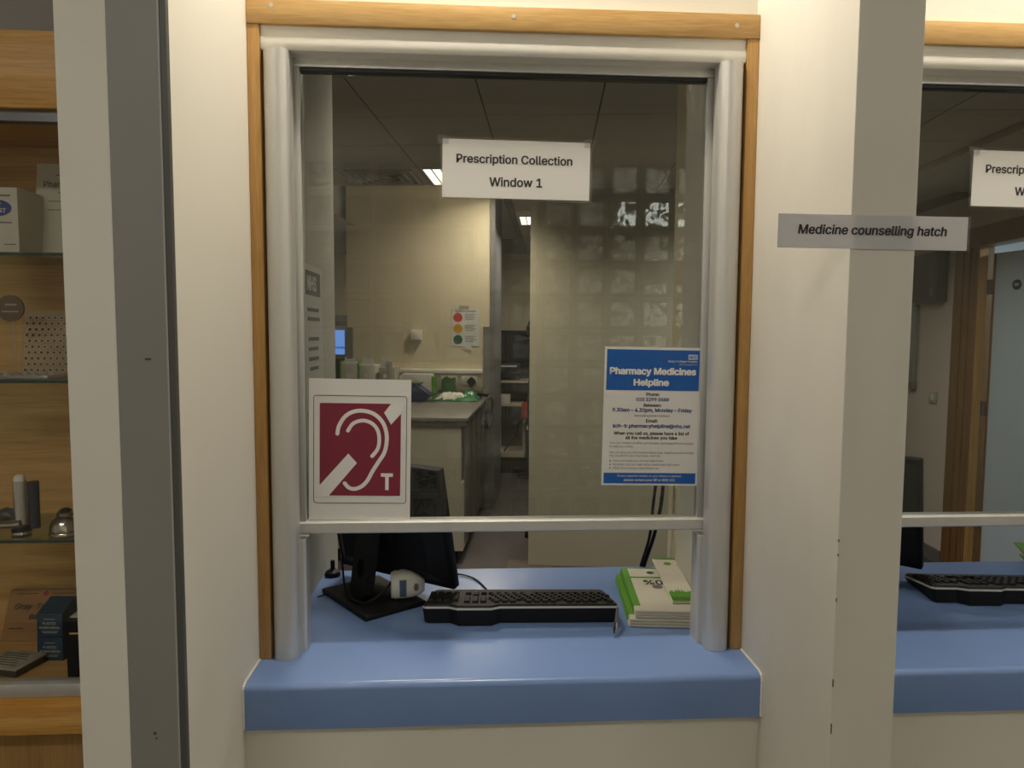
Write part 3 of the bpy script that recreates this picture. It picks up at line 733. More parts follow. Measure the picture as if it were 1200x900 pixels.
def paper_bags():
    def bag(loc, rz, lab, print_=False, w=.165, ln=.30, wave=0):
        t = thing('paper_bag', (*loc,), lab, 'paper bag', rz, 'paper bags stacked on the blue counter')
        bm = B(); box(bm, 0, w, 0, ln, 0, .0052, .0016, 1); finish(bm, 'bag_body', 'bag_paper', t)
        bm = B(); box(bm, -.0006, .016, .03, ln+.0006, .0006, .0057); finish(bm, 'green_gusset', 'green', t, smooth=0)
        if print_:
            bm = B(); box(bm, .0165, w-.001, ln*.74, ln*.77, .0045, .0057); box(bm, .0165, w, ln-.004, ln+.0006, .001, .0056); finish(bm, 'green_stripe', 'green', t, smooth=0)
            text(t, '100%', w*.62, ln*.63, width=.088, height=.032, mat='ink', rot=math.pi, flatz=.0056, bold=.012, name='printed_number')
            bm = B()
            for (cx, cy, mi) in ((.075, .145, 0), (.105, .15, 1), (.13, .145, 0), (.15, .15, 1)):
                lathe(bm, [(.013, 0), (.013, .0006)], 12, (cx, cy+.01, .0052), mat=None, mi=mi)
            tag(finish(bm, 'printed_shapes', None, t, mats=['ink_grey', 'green']), kind='stuff')
            bm = B(); lathe(bm, [(.010, 0), (.010, .0005)], 16, (w*.5, ln*.88, .0052)); finish(bm, 'printed_crest', 'green_dark', t)
        return t
    ang = R(-5.5)
    for k in range(6):
        if k < 3:
            bag((.288+random.uniform(-.002, .002)+k*.0012, .118+k*.002, 1.0002+k*.0056), ang+R(random.uniform(-.6, .6)),
                ('bottom white paper bag of the pile beside the keyboard', 'second lowest white paper bag of the pile', 'third lowest white paper bag of the pile')[k])
        else:
            bag((.305+random.uniform(-.001, .001), .122+k*.0016, 1.0002+k*.0056), ang+R(random.uniform(-.4, .4)),
                ('middle white paper bag with green side in the pile', 'white paper bag just under the printed one', 'top white paper bag printed with a percentage and green stripe')[k-3], k == 5, w=.145, ln=.295)
    t = thing('paper_bag', (.400, .165, 1.0338), 'separate white paper bag with green leafy print by the right post', 'paper bag', R(-4), 'paper bags stacked on the blue counter')
    Rm = Matrix.Rotation(R(4), 4, 'X')
    bm = B(); box(bm, 0, .062, 0, .26, 0, .006, .0018, 1, mat=Rm); finish(bm, 'bag_body', 'bag_paper', t)
    bm = B(); box(bm, .004, .060, .254, .2606, .0006, .0068, mat=Rm); finish(bm, 'green_hem', 'green', t, smooth=0); bm = B(); box(bm, .002, .0605, .001, .045, .0055, .0066, mat=Rm); finish(bm, 'green_print', 'green', t, smooth=0)
    bm = B()
    for i in range(9):
        x = .006+i*.006; h = .012+.012*random.random()
        prism(bm, [(x-.004, .045), (x+.004, .045), (x+random.uniform(-.003, .003), .045+h)], 'xy', .0055, .0068, mat=Rm)
        prism(bm, [(x-.003, .006), (x+.003, .010), (x, .03)], 'xy', .0066, .0072, mat=Rm, mi=1)
    lathe(bm, [(.010, .0056), (.010, .0064)], 10, (.034, .225, 0), mat=Rm, mi=1)
    tag(finish(bm, 'leaf_print', None, t, mats=['green', 'green_dark'], smooth=0), kind='stuff')
paper_bags()
def bag_right():
    t = thing('paper_bag', (1.535, .47, 1.0), 'white and green paper bag on the far counter at the right edge', 'paper bag', R(-25))
    for k in range(4):
        bm = B(); box(bm, 0, .11, -.03, .12, .008*k, .008*k+.0075, .0015, 1); finish(bm, 'bag_body', 'bag_paper' if k % 2 else 'green', t)
    bm = B(); box(bm, -.012, .11, -.04, .12, .0335, .040, .0015, 1, mat=Matrix.Rotation(R(-4), 4, 'Y')); finish(bm, 'bag_top', 'bag_paper', t)
    bm = B(); box(bm, -.014, .02, -.041, .12, .0395, .0415, mat=Matrix.Rotation(R(-4), 4, 'Y')); finish(bm, 'green_edge', 'green', t, smooth=0)
bag_right()
def wall_cables():
    tubething('black_lead', [(.440, .46, 1.45), (.438, .46, 1.30), (.430, .465, 1.20), (.425, .48, 1.10), (.415, .545, .98), (.415, .55, .90)], .0042, 'black lead hanging left of its twin behind the poster', 'cable')
    tubething('black_lead', [(.458, .46, 1.46), (.456, .46, 1.30), (.452, .465, 1.20), (.440, .49, 1.10), (.424, .545, .98), (.424, .552, .90)], .0050, 'thicker black lead hanging nearest the right partition', 'cable')
    t = thing('cable_clip', (.450, .462, 1.27), 'clear clip holding two black leads under the helpline poster', 'clip')
    pbox('clip_body', 'white_plastic', t, -.007, .003, -.006, .006, 0, .05, .002); pbox('clip_screw', 'chrome', t, -.005, .001, -.008, -.006, .02, .026)
wall_cables()

# ------------------------------------------------------------------ the room behind: shell
ceil = struct('ceiling', ILOC, -PHI)
gx = [-.72-.51*k for k in range(4, 0, -1)]+[-.72+.51*k for k in range(0, 9)]
gy = [.80+.51*k for k in range(0, 6)]                      # 0.80 ... 3.35
bm = B()
prism(bm, [(-3.5, -.33), (4.8, .63), (4.8, 3.36), (-3.5, 3.36)], 'xy', 2.656, 2.70); box(bm, -.27, 4.8, 3.36, 8.0, 2.656, 2.70); box(bm, -1.86, -.27, 6.2, 8.0, 2.656, 2.70); box(bm, -4, -1.86, 3.36, 8.0, 2.656, 2.70)
finish(bm, 'grid_backing', 'ceil_gap', ceil, smooth=0)
def tile_mesh():
    bm = B(); box(bm, -.2515, .2515, -.2515, .2515, 0, .006, .0015, 1)
    o = finish(bm, 'ceiling_tile', 'ceil', ceil); return o
tl = tile_mesh(); used = False
cells = [(gx[i]+.255, gy[j]+.255) for i in range(len(gx)-1) for j in range(len(gy)-1)]
cells += [(gx[i]+.255, .29) for i in range(len(gx)-1)] + [(gx[i]+.255, 3.35+.255+.51*j) for i in range(5, 12) for j in range(0, 9)]
cells += [(gx[i]+.255, 3.35+.255+.51*j) for i in range(0, 2) for j in range(0, 9)]
skip = {(round(-.465, 2), round(3.095, 2)), (round(-.465, 2), round(1.055, 2))}
for (x, y) in cells:
    if (round(x, 2), round(y, 2)) in {(-.46, 3.1), (-.47, 3.1), (-.46, 3.09), (-.47, 3.09), (-.46, 1.06), (-.46, 1.05), (-.47, 1.05), (-.47, 1.06)}: continue
    if 3.36 < y < 6.4 and -1.9 < x < -.42: continue
    if y-.255 < .06+.114*(x+.255): continue
    if abs(x-.045) < .1 and abs(y-4.88) < .1: continue
    o = tl if not used else tl.copy()
    if used: C.objects.link(o)
    used = True; o.parent = ceil; o.location = (x, y, 2.65)
# raised recess over the bench
bm = B()
box(bm, -1.9, -.25, 3.36, 6.2, 3.12, 3.16); box(bm, -1.9, -.25, 3.34, 3.36, 2.70, 3.12); box(bm, -1.9, -1.88, 3.36, 6.2, 2.66, 3.12); box(bm, -.27, -.25, 3.36, 6.2, 2.66, 3.12); box(bm, -1.9, -.25, 6.18, 6.2, 2.66, 3.12)
tag(finish(bm, 'ceiling_recess', 'ceil_hall', None, ILOC, (0, 0, -PHI), smooth=0), kind='structure')
ibox('wall_room_back', 'wall_cream', (-1.822, -.47, 5.13, 5.25, 0, 3.12))
ibox('wall_room_panel', 'panel_beige', (-.052, 2.2, 3.5, 3.58, 0, 2.655))
ibox('wall_room_far', 'wall_cream', (-5, 5, 7.62, 7.7, 0, 3.2))
ibox('wall_room_left', 'wall_cream', (-4.05, -4, -.2, 7.7, 0, 3.2))
sbox('wall_room_front', 'wall_grey', (-4.2, -.65, .40, .46, 0, 2.66), (1.75, 6, .10, .16, 0, 2.66))
XS = 2.93                                                   # right hand wall of the room with the door
ibox('wall_room_right', 'wall_pink', (XS, XS+.1, 3.70, 7.7, 0, 2.7), (XS, XS+.1, .42, 2.55, 0, 2.7), (XS, XS+.1, 2.55, 3.70, 2.36, 2.7))
ibox('baseboard_right', 'bench_side', (XS-.015, XS, 3.715, 7.6, 0, .10))
ibox('shade_strip', 'ceil_gap', (XS-.05, XS, 2.6, 7.6, 2.60, 2.648))  # shade of the wall-ceiling gap put into a dark-coloured strip
ibox('ceiling_soffit', 'ceil', (2.26, XS-.001, .40, 3.49, 2.615, 2.649))
ibox('wall_beyond', 'door_glow', (4.9, 5.0, .5, 5.5, 0, 2.6), (XS+.1, 5.0, 4.4, 4.5, 0, 2.6), (XS+.1, 5, .4, .5, 0, 2.6))
ibox('ceiling_beyond', 'ceil_hall', (XS+.1, 5, .4, 4.5, 2.5, 2.56))
# post closing the passage
ibox('trim_2', 'pillar_dark', (-.470, -.425, 5.10, 5.95, 0, 3.118))
ibox('trim_3', 'guard_room', (-.535, -.470, 5.115, 5.13, 0, 1.713))
ibox('trim_4', 'guard_room', (-1.825, -1.765, 5.115, 5.13, .3, 1.70))
ibox('floor_patch', 'floor_patch', (-.20, .12, 3.3, 3.60, 0, .004)).__setitem__('kind', 'structure')

# doorway in the right hand wall
d1 = struct('door_1', L(XS, 3.70, 0), -PHI)
def dpart(name, mat, *bx, parent=None, rot=0):
    bm = B()
    for b in bx: box(bm, *b)
    o = finish(bm, name, mat, parent or d1, smooth=0); o.rotation_euler = (0, 0, rot); return o
dpart('frame_far', 'oak_dark', (-.012, .115, -.10, 0, 0, 2.36)); dpart('frame_far', 'oak_dark', (-.002, .115, -.23, -.10, 0, 2.36), (-.012, .0, -.18, -.13, 0, 2.36), (.0, .03, -.27, -.23, 0, 2.36))
dpart('frame_stop', 'oak_v', (-.004, .05, -.275, -.27, 0, 2.25))
dpart('frame_near', 'oak_dark', (-.012, .115, -1.15, -1.05, 0, 2.36)); dpart('frame_head', 'oak_dark', (-.012, .115, -1.05, 0, 2.25, 2.38))
leaf = bpy.data.objects.new('door_leaf', None); C.objects.link(leaf); leaf.parent = d1; leaf.location = (.075, -.292, 0); leaf.rotation_euler = (0, 0, R(14))
lf = dpart('leaf_panel', 'door', (0, .045, -.70, -.022, .01, 2.20), parent=leaf)
dpart('leaf_edge', 'oak_dark', (0.001, .044, -.022, 0, .01, 2.20), parent=leaf)
bm = B(); lathe(bm, [(.033, 0), (.033, .002)], 24, mat=Matrix.Translation((-.0005, -.185, 1.985)) @ Matrix.Rotation(R(-90), 4, 'Y')); sg = finish(bm, 'round_door_sign', 'ink', leaf)
bm = B(); box(bm, -.003, -.0026, -.203, -.167, 1.988, 1.993); box(bm, -.003, -.0026, -.200, -.170, 1.978, 1.983); tag(finish(bm, 'sign_print', 'bag_paper', leaf, smooth=0), kind='stuff')
for z in (.35, 1.12, 1.93): pbox('hinge', 'steel_dark', leaf, -.012, .008, -.004, .03, z, z+.10)
# things on that wall
def wall_unit():
    t = thing('wall_unit', L(XS-.085, 3.98, 1.90), 'dark grey wall cupboard beside the wooden door frame', 'cupboard', -PHI)
    pbox('body', 'grey_unit', t, 0, .083, -.19, .28, 0, .36, .008); pbox('door_panel', 'grey_unit', t, -.006, 0, -.18, .27, .01, .35, .003); pbox('catch', 'steel_dark', t, -.014, -.006, -.16, -.14, .05, .10)
    c = thing('conduit', L(XS-.035, 4.22, 1.24), 'grey vertical conduit under the dark wall cupboard', 'conduit', -PHI)
    pbox('pipe', 'conduit', c, -.002, .033, -.05, .03, .05, .655, .006); pbox('end_box', 'bench_side', c, -.006, .034, -.06, .04, 0, .05, .003)
    s = thing('light_switch', L(XS-.012, 3.91, 1.16), 'small pale switch on the pinkish wall left of the door frame', 'switch', -PHI)
    pbox('plate', 'carton', s, 0, .011, -.05, .05, 0, .085, .002); pbox('rocker', 'box_white', s, -.004, 0, -.02, .02, .02, .065, .001)
wall_unit()

# ceiling fittings of the room
def troffer(x, y, label, mat='lamp', sx=.46, sy=.46):
    t = thing('ceiling_troffer', L(x, y, 2.655), label, 'light', -PHI)
    pbox('diffuser', mat, t, -sx/2, sx/2, -sy/2, sy/2, -.006, 0)
    bm = B(); k = 8
    for i in range(k+1):
        u = -sx/2+i*sx/k; box(bm, u-.004, u+.004, -sy/2, sy/2, -.011, -.006)
    tag(finish(bm, 'louvre', 'alu_light', t, smooth=0), kind='stuff')
    bm = B()
    for a in ((-.252, .252, -.252, -sy/2), (-.252, .252, sy/2, .252), (-.252, -sx/2, -sy/2, sy/2), (sx/2, .252, -sy/2, sy/2)): box(bm, *a, -.010, 0)
    finish(bm, 'frame', 'ceil', t, smooth=0)
troffer(-.465, 3.095, 'lit louvred ceiling panel half hidden by the Window 1 sign')
troffer(-.465, 1.055, 'lit ceiling strip just under the top of the pane', mat='lamp')
troffer(.045, 4.885, 'ceiling panel light over the passage')
def diffuser():
    t = thing('air_diffuser', L(-.975, 3.095, 2.65), 'square slotted air vent in the tiled ceiling', 'vent', -PHI)
    bm = B()
    for q in (.21, .16, .11, .06):
        for a in ((-q, q, -q, -q+.018), (-q, q, q-.018, q), (-q, -q+.018, -q, q), (q-.018, q, -q, q)): box(bm, *a, -.010, 0)
    tag(finish(bm, 'fins', 'ceil', t, smooth=0), kind='stuff')
    bm = B()
    for q in (.190, .140, .090): 
        for a in ((q-.025, q, -q, q), (-q, q, q-.02, q)): box(bm, *a, -.004, -.0005)
    tag(finish(bm, 'slots', 'gasket', t, smooth=0), kind='stuff')
diffuser()

# ------------------------------------------------------------------ bench and what stands on it
def bench():
    t = thing('bench', L(-.484, 3.454, 0), 'long pale bench with grey worktop below the traffic light notice', 'bench', -PHI)
    pbox('worktop', 'bench_top', t, -1.9, 0, 0, 1.66, 1.03, 1.06, .003)
    pbox('worktop_edge', 'bench_edge', t, -1.9, -.004, .004, .03, .998, 1.03)
    pbox('front_panel', 'bench_front', t, -1.9, -.048, .012, .03, .10, .997)
    pbox('end_return', 'bench_front', t, -.0475, -.035, .012, .40, .10, .60)
    pbox('plinth', 'black', t, -1.9, -.078, .05, 1.6, 0, .0995)
    pbox('carcass', 'bench_side', t, -1.85, -.045, .031, 1.62, .10, 1.029)
    for k in range(4):
        d = pbox('drawer_front', 'bench_side', t, -.0445, -.030, .10+k*.38, .46+k*.38, .13, .99, .002)
        pbox('pull', 'handle', d, -.030, -.018, .12+k*.38, .16+k*.38, .70, .84)
bench()
BZ = 1.06
def on_bench(name, x, y, label, cat, rz=0): return thing(name, L(x, y, BZ), label, cat, -PHI+rz)
t = on_bench('storage_tray', -1.06, 4.62, 'dark blue plastic tray on the grey bench', 'tray')
bm = B(); prism(bm, [(-.13, 0), (.06, 0), (.13, .055), (.165, .06), (.165, .066), (.12, .062), (.0, .150), (-.13, .150)], 'xz', -.09, .09); finish(bm, 'tray_body', 'tray_blue', t, smooth=0)
pbox('tray_lining', 'green_dark', t, -.08, .04, -.07, .07, .150, .166, .004)
t = on_bench('carton_box', -1.065, 4.86, 'pale carton with green end behind the blue tray', 'box')
pbox('carton', 'box_white', t, -.17, .10, -.07, .07, 0, .225, .003); pbox('green_end', 'green', t, .10, .125, -.07, .07, 0, .205)
t = on_bench('green_bag', -.835, 4.93, 'dark green bag leaning on the socket trunking', 'bag')
bm = B(); prism(bm, [(-.06, 0), (.07, 0), (.062, .19), (.02, .18), (-.02, .20), (-.055, .17)], 'xz', -.04, .05); finish(bm, 'bag', 'green_dark', t, smooth=0)
t = on_bench('packet', -.73, 4.72, 'crumpled white and green packet lying near the bench end', 'packet')
bm = B(); n = 12
for i in range(n):
    pass
def crumple(x0, x1, y0, y1, h, seed, nx=16, ny=6):
    rnd = random.Random(seed); bm = B(); V = []
    for j in range(ny+1):
        row = []
        for i in range(nx+1):
            u, v = i/nx, j/ny
            e = min(u, 1-u, v, 1-v)*4; e = min(1, e)
            row.append(bm.verts.new((x0+(x1-x0)*u+rnd.uniform(-.006, .006), y0+(y1-y0)*v+rnd.uniform(-.006, .006), .004+h*e*(.55+.45*rnd.random())+.002)))
        V.append(row)
    for j in range(ny):
        for i in range(nx): bm.faces.new((V[j][i], V[j][i+1], V[j+1][i+1], V[j+1][i]))
    return bm
finish(crumple(-.19, .19, -.10, .10, .045, 3), 'lower_film', 'green_bag', t)
finish(crumple(-.20, .12, -.085, .07, .075, 5), 'upper_film', 'box_white', t)
finish(crumple(.02, .20, .0, .11, .085, 8), 'green_flap', 'green_bag', t)
t = on_bench('cable_bundle', -.55, 4.90, 'black cable heap trailing over the bench corner', 'cable')
bm = B(); tube(bm, [(-.12, .05, .02), (-.02, -.03, .05), (.05, .02, .03), (.10, -.06, .035), (.075, -.16, -.03), (.085, -.24, -.16), (.105, -.2, -.24), (.12, -.06, -.12), (.11, .04, .01), (.0, .08, .03)], .012, 6, 8); finish(bm, 'flex', 'black', t)
bm = B(); box(bm, -.10, .02, -.02, .06, 0, .045, .008); finish(bm, 'adapter', 'black', t)
labs = ('file box with green spine nearest the left partition', 'file box of leaflets with a green edge beside the first', 'grey file box rightmost of the three above the ear sign')
for i, (x, a) in enumerate(((-1.66, -8), (-1.50, 2), (-1.33, 6))):
    t = on_bench('file_box', x, 4.72, labs[i], 'box', 0)
    bm = B(); box(bm, -.07, .07, -.10, .10, 0, .33-.02*i, .003, mat=Matrix.Rotation(R(0), 4, 'Y')); finish(bm, 'box_body', ('box_white', 'box_white', 'carton')[i], t)
    bm = B(); box(bm, -.082 if i < 2 else -.0, -.071 if i < 2 else .05, -.103, -.06 if i == 2 else .10, .02, .345, .001); finish(bm, 'spine', 'green' if i < 2 else 'carton', t)
    bm = B(); box(bm, -.03, .04, -.1022, -.1, .20, .235); finish(bm, 'label', 'paper', t, smooth=0)
    bm = B(); prism(bm, [(-.06, .30), (.05, .30), (.04, .37), (-.03, .36), (-.045, .385)], 'xz', -.06, -.055); finish(bm, 'leaflet', 'paper', t, smooth=0)
# trunking with sockets on the back wall
t = thing('socket_trunking', L(-1.0, 5.13, 1.15), 'white trunking with double sockets along the wall above the bench', 'trunking', -PHI)
pbox('trunk', 'panel_beige', t, -.56, .465, -.05, 0, -.03, .13, .004); pbox('lid_rail', 'wall', t, -.56, .467, -.062, -.0, .125, .165, .006)
for k, x in enumerate((-.35, -.08, .15, .34)):
    s_ = pbox('double_socket', 'box_white', t, x-.075, x+.075, -.058, -.05, .02, .105, .002)
    bm = B()
    for q in (-.035, .035):
        box(bm, x+q-.004, x+q+.004, -.0592, -.0578, .078, .088); box(bm, x+q-.014, x+q-.008, -.0592, -.0578, .052, .060); box(bm, x+q+.008, x+q+.014, -.0592, -.0578, .052, .060)
    tag(finish(bm, 'socket_pins', 'ink', s_, smooth=0), kind='stuff')
bm = B(); prism(bm, [(.32, .045), (.345, .03), (.358, .0), (.368, .0), (.38, .03), (.405, .045), (.395, .075), (.363, .10), (.33, .075)], 'xz', -.085, -.058); finish(bm, 'plug', 'black', t, smooth=0)
# thermostat, traffic light notice
t = thing('wall_box', L(-1.16, 5.13, 1.585), 'small white box on the cream wall left of the traffic light notice', 'thermostat', -PHI)
pbox('housing', 'wall', t, -.052, .052, -.045, 0, 0, .095, .006); pbox('lower_lip', 'carton', t, -.045, .045, -.047, -.01, -.004, .012, .002)
t = thing('traffic_light_notice', L(-.70, 5.128, 1.53), 'paper notice with red, amber and green spots on the cream wall', 'notice', -PHI)
pbox('sheet', 'paper', t, -.13, .128, -.002, 0, 0, .35)
for z, m_, s_ in ((.268, 'traffic_red', ''), (.165, 'traffic_amber', ''), (.062, 'traffic_green', '')):
    bm = B(); lathe(bm, [(.043, 0), (.043, .001)], 24, mat=Matrix.Translation((-.072, -.002, z)) @ Matrix.Rotation(R(90), 4, 'X')); finish(bm, 'coloured_spot', m_, t)
bm = B()
for z0_ in (.268, .165, .062):
    for k in range(4): box(bm, -.005, .095-.02*(k % 2), -.0026, -.002, z0_+.028-k*.016, z0_+.033-k*.016)
box(bm, -.10, .10, -.0026, -.002, .328, .334); box(bm, -.085, .085, -.0026, -.002, .317, .321)
tag(finish(bm, 'print_lines', 'ink_grey', t, smooth=0), kind='stuff')
pbox('tape', 'carton', t, -.06, .03, -.003, -.0021, .342, .378)
bm = B(); prism(bm, [(-.03, .0), (.055, .0), (.06, -.035), (.02, -.018)], 'xz', -.012, -.010); finish(bm, 'torn_corner', 'paper', t, smooth=0)

# ------------------------------------------------------------------ things seen deeper in the room
t = thing('blue_screen_monitor', L(-2.22, 6.2, 1.36), 'monitor with a lit blue screen in the gap beside the left partition', 'monitor', -PHI)
pbox('housing', 'guard_room', t, -.30, .135, -.02, .03, .0, .36, .004); pbox('screen', 'screen', t, -.28, .065, -.023, -.02, .05, .315); pbox('screen_toolbar', 'screen_bar', t, -.28, .065, -.0245, -.023, .115, .135); pbox('foot', 'black', t, -.15, .05, -.06, .08, -.29, .0)
t = thing('side_desk', L(-2.3, 6.25, 0), 'dark desk carrying the blue screen monitor', 'desk', -PHI)
pbox('desk_top', 'bench_side', t, -.8, .48, -.30, .30, 1.04, 1.07); pbox('desk_side', 'bench_side', t, .44, .48, -.29, .29, 0, 1.04); pbox('desk_side', 'bench_side', t, -.8, -.76, -.29, .29, 0, 1.04)
t = thing('tall_unit', L(-2.05, 7.3, 0), 'tall grey unit behind the blue screen', 'cabinet', -PHI)
pbox('body', 'guard_room', t, -.6, .28, -.15, .25, 0, 1.86); pbox('vent_panel', 'bench_side', t, -.5, .2, -.156, -.15, 1.60, 1.78); pbox('door_panel', 'guard_room', t, -.58, .26, -.162, -.15, .05, 1.55)
# passage end: dark equipment, workbench frame
t = thing('dark_board', L(-.30, 7.2, 1.10), 'black noticeboard at the end of the passage', 'board', -PHI)
pbox('board', 'book_black', t, -.32, .45, 0, .04, .0, .58); bm = B(); box(bm, -.32, .45, -.012, 0, .56, .585); box(bm, -.32, .45, -.012, 0, 0, .02); finish(bm, 'board_frame', 'black2', t, smooth=0)
t = thing('printer', L(-.40, 7.0, 1.105), 'small dark printer with pale slot on the passage worktop', 'printer', -PHI)
pbox('body', 'black2', t, -.12, .14, -.16, .14, 0, .20, .01); pbox('paper_slot', 'box_white', t, -.09, .10, -.165, -.158, .15, .17); pbox('tray', 'black', t, -.10, .12, -.22, -.15, .03, .05)
t = thing('passage_workbench', L(-.37, 7.02, 0), 'pale framed workbench at the end of the passage', 'workbench', -PHI)
pbox('top', 'shelf_wood', t, -.22, .9, -.28, .20, 1.075, 1.10); pbox('side_panel', 'shelf_wood', t, -.17, -.135, -.27, .18, .24, 1.075); pbox('bottom_board', 'shelf_wood', t, -.17, .17, -.27, .18, .20, .26)
pbox('upright', 'shelf_wood', t, .145, .17, -.27, .18, .26, .60); pbox('middle_shelf', 'shelf_wood', t, -.135, .14, -.27, .18, .80, .83); pbox('back_panel', 'bench_side', t, -.135, .9, .18, .20, .2, 1.07); pbox('foot_rail', 'black', t, -.17, .9, -.2, .18, 0, .2)
t = thing('shelf_carton', L(-.44, 6.88, .83), 'small pale carton on the workbench middle shelf', 'box', -PHI)
pbox('carton', 'box_white', t, -.045, .065, -.1, .1, 0, .10, .003); pbox('carton_flap', 'bag_paper', t, -.045, .065, -.1, -.02, .10, .104)
tubething('passage_cable', [L(-.42, 6.76, .78), L(-.40, 6.75, .66), L(-.32, 6.74, .58), L(-.27, 6.74, .62), L(-.30, 6.74, .48), L(-.40, 6.75, .33), L(-.44, 6.76, .27)], .009, 'black cable dangling inside the pale workbench', 'cable')
t = thing('red_bin', L(-.17, 6.60, 0), 'red box on a dark post beside the passage workbench', 'box', -PHI)
pbox('red_case', 'red_box', t, -.06, .12, -.08, .08, .70, .86, .006); pbox('post', 'black', t, -.01, .05, -.03, .03, .04, .70); pbox('foot', 'black', t, -.10, .14, -.1, .1, 0, .04); pbox('clip', 'box_white', t, .0, .05, -.084, -.03, .56, .60)

# a person almost wholly hidden by the beige panel: one dark trouser leg and shoe show
def person():
    t = thing('person', L(.0, 4.30, 0), 'person in dark clothes mostly hidden behind the beige panel', 'person', -PHI+R(90))
    V = [(0, 0, .98), (0, 0, 1.16), (0, -.01, 1.36), (0, 0, 1.47), (0, -.01, 1.56),
         (-.10, 0, .92), (-.105, -.01, .52), (-.11, .03, .13), (.10, 0, .92), (.105, -.01, .52), (.11, .03, .13),
         (-.18, 0, 1.42), (-.235, .02, 1.14), (-.215, -.10, .94), (.18, 0, 1.42), (.235, .02, 1.14), (.215, -.10, .94)]
    Ed = [(0, 1), (1, 2), (2, 3), (3, 4), (0, 5), (5, 6), (6, 7), (0, 8), (8, 9), (9, 10), (2, 11), (11, 12), (12, 13), (2, 14), (14, 15), (15, 16)]
    rad = [(.15, .11), (.14, .10), (.16, .11), (.06, .06), (.05, .05), (.09, .09), (.062, .065), (.048, .05), (.09, .09), (.062, .065), (.048, .05), (.06, .06), (.045, .045), (.034, .034), (.06, .06), (.045, .045), (.034, .034)]
    me = bpy.data.meshes.new('clothed_body'); me.from_pydata(V, Ed, []); o = bpy.data.objects.new('clothed_body', me); C.objects.link(o)
    sm = o.modifiers.new('skin', 'SKIN'); o.modifiers.new('sub', 'SUBSURF').levels = 2
    for i, r_ in enumerate(rad): me.skin_vertices[0].data[i].radius = r_
    me.skin_vertices[0].data[0].use_root = True
    bpy.context.view_layer.update()
    m2 = bpy.data.meshes.new_from_object(o.evaluated_get(bpy.context.evaluated_depsgraph_get())); bpy.data.objects.remove(o)
    m2.materials.clear(); m2.materials.append(M['cloth_dark']); m2.name = 'clothed_body'
    for p in m2.polygons: p.use_smooth = True
    b = bpy.data.objects.new('clothed_body', m2); C.objects.link(b); b.parent = t
    bm = B()
    bmesh.ops.create_uvsphere(bm, u_segments=20, v_segments=14, radius=1, matrix=Matrix.Translation((0, -.02, 1.66)) @ Matrix.Diagonal((.076, .096, .115, 1)))
    prism(bm, [(-.011, 1.645), (.011, 1.645), (.006, 1.675), (-.006, 1.675)], 'xz', -.135, -.10)
    for s_ in (-1, 1): bmesh.ops.create_uvsphere(bm, u_segments=8, v_segments=6, radius=1, matrix=Matrix.Translation((s_*.077, -.01, 1.655)) @ Matrix.Diagonal((.010, .018, .03, 1)))
    finish(bm, 'head', 'skin', t, smooth=60)
    bm = B()
    bm.free()
    for s_ in (-1, 1):
        bm = B(); bmesh.ops.create_uvsphere(bm, u_segments=10, v_segments=8, radius=.010, matrix=Matrix.Translation((s_*.030, -.108, 1.672))); finish(bm, 'eye', 'ink', t)
    bm = B(); box(bm, -.022, .022, -.113, -.108, 1.612, 1.620); finish(bm, 'mouth', 'red', t, smooth=0)
    bm = B(); bmesh.ops.create_uvsphere(bm, u_segments=20, v_segments=14, radius=1, matrix=Matrix.Translation((0, .008, 1.688)) @ Matrix.Diagonal((.084, .098, .105, 1))); finish(bm, 'hair', 'hair', t)
    for s_ in (-1, 1):
        bm = B(); tube(bm, [(s_*.11, .03, .16), (s_*.11, .03, .07)], .036, 0, 12); finish(bm, 'ankle', 'skin', t)
        bm = B()
        secs = [(.10, .028, .05), (.06, .040, .075), (.0, .044, .07), (-.08, .048, .05), (-.14, .040, .035), (-.165, .02, .02)]
        rings = [[bm.verts.new((s_*.11+hx*math.cos(a), y, max(0, h/2+h/2*math.sin(a)*1.2))) for a in [2*math.pi*k/12 for k in range(12)]] for y, hx, h in secs]
        for a, b_ in zip(rings, rings[1:]):
            for k in range(12): bm.faces.new((a[k], a[(k+1) % 12], b_[(k+1) % 12], b_[k]))
        bm.faces.new(rings[0]); bm.faces.new(rings[-1][::-1]); finish(bm, 'shoe', 'shoe', t, smooth=60)
        bm = B()
        wx, wy, wz = s_*.215, -.10, .94
        box(bm, wx-.018, wx+.018, wy-.042, wy+.040, wz-.10, wz, .012)
        for k in range(4):
            y0 = wy-.034+k*.021; ln = (.065, .075, .07, .055)[k]
            tube(bm, [(wx, y0, wz-.09), (wx-s_*.006, y0-.004, wz-.09-ln*.5), (wx-s_*.018, y0-.006, wz-.09-ln)], .009, 0, 8)
        tube(bm, [(wx, wy-.035, wz-.03), (wx-s_*.012, wy-.062, wz-.06), (wx-s_*.016, wy-.066, wz-.095)], .010, 0, 8)
        finish(bm, 'hand', 'skin', t, smooth=60)
person()

def print_bars(parent, bars, mat, y=-.0006, Rm_=None):          # illegible small print
    bm = B()
    for x, z, wd, h in bars: box(bm, x-wd/2, x+wd/2, y, y+.0004, z-h/2, z+h/2, mat=Rm_)
    return tag(finish(bm, 'small_print', mat, parent, smooth=0), kind='stuff')
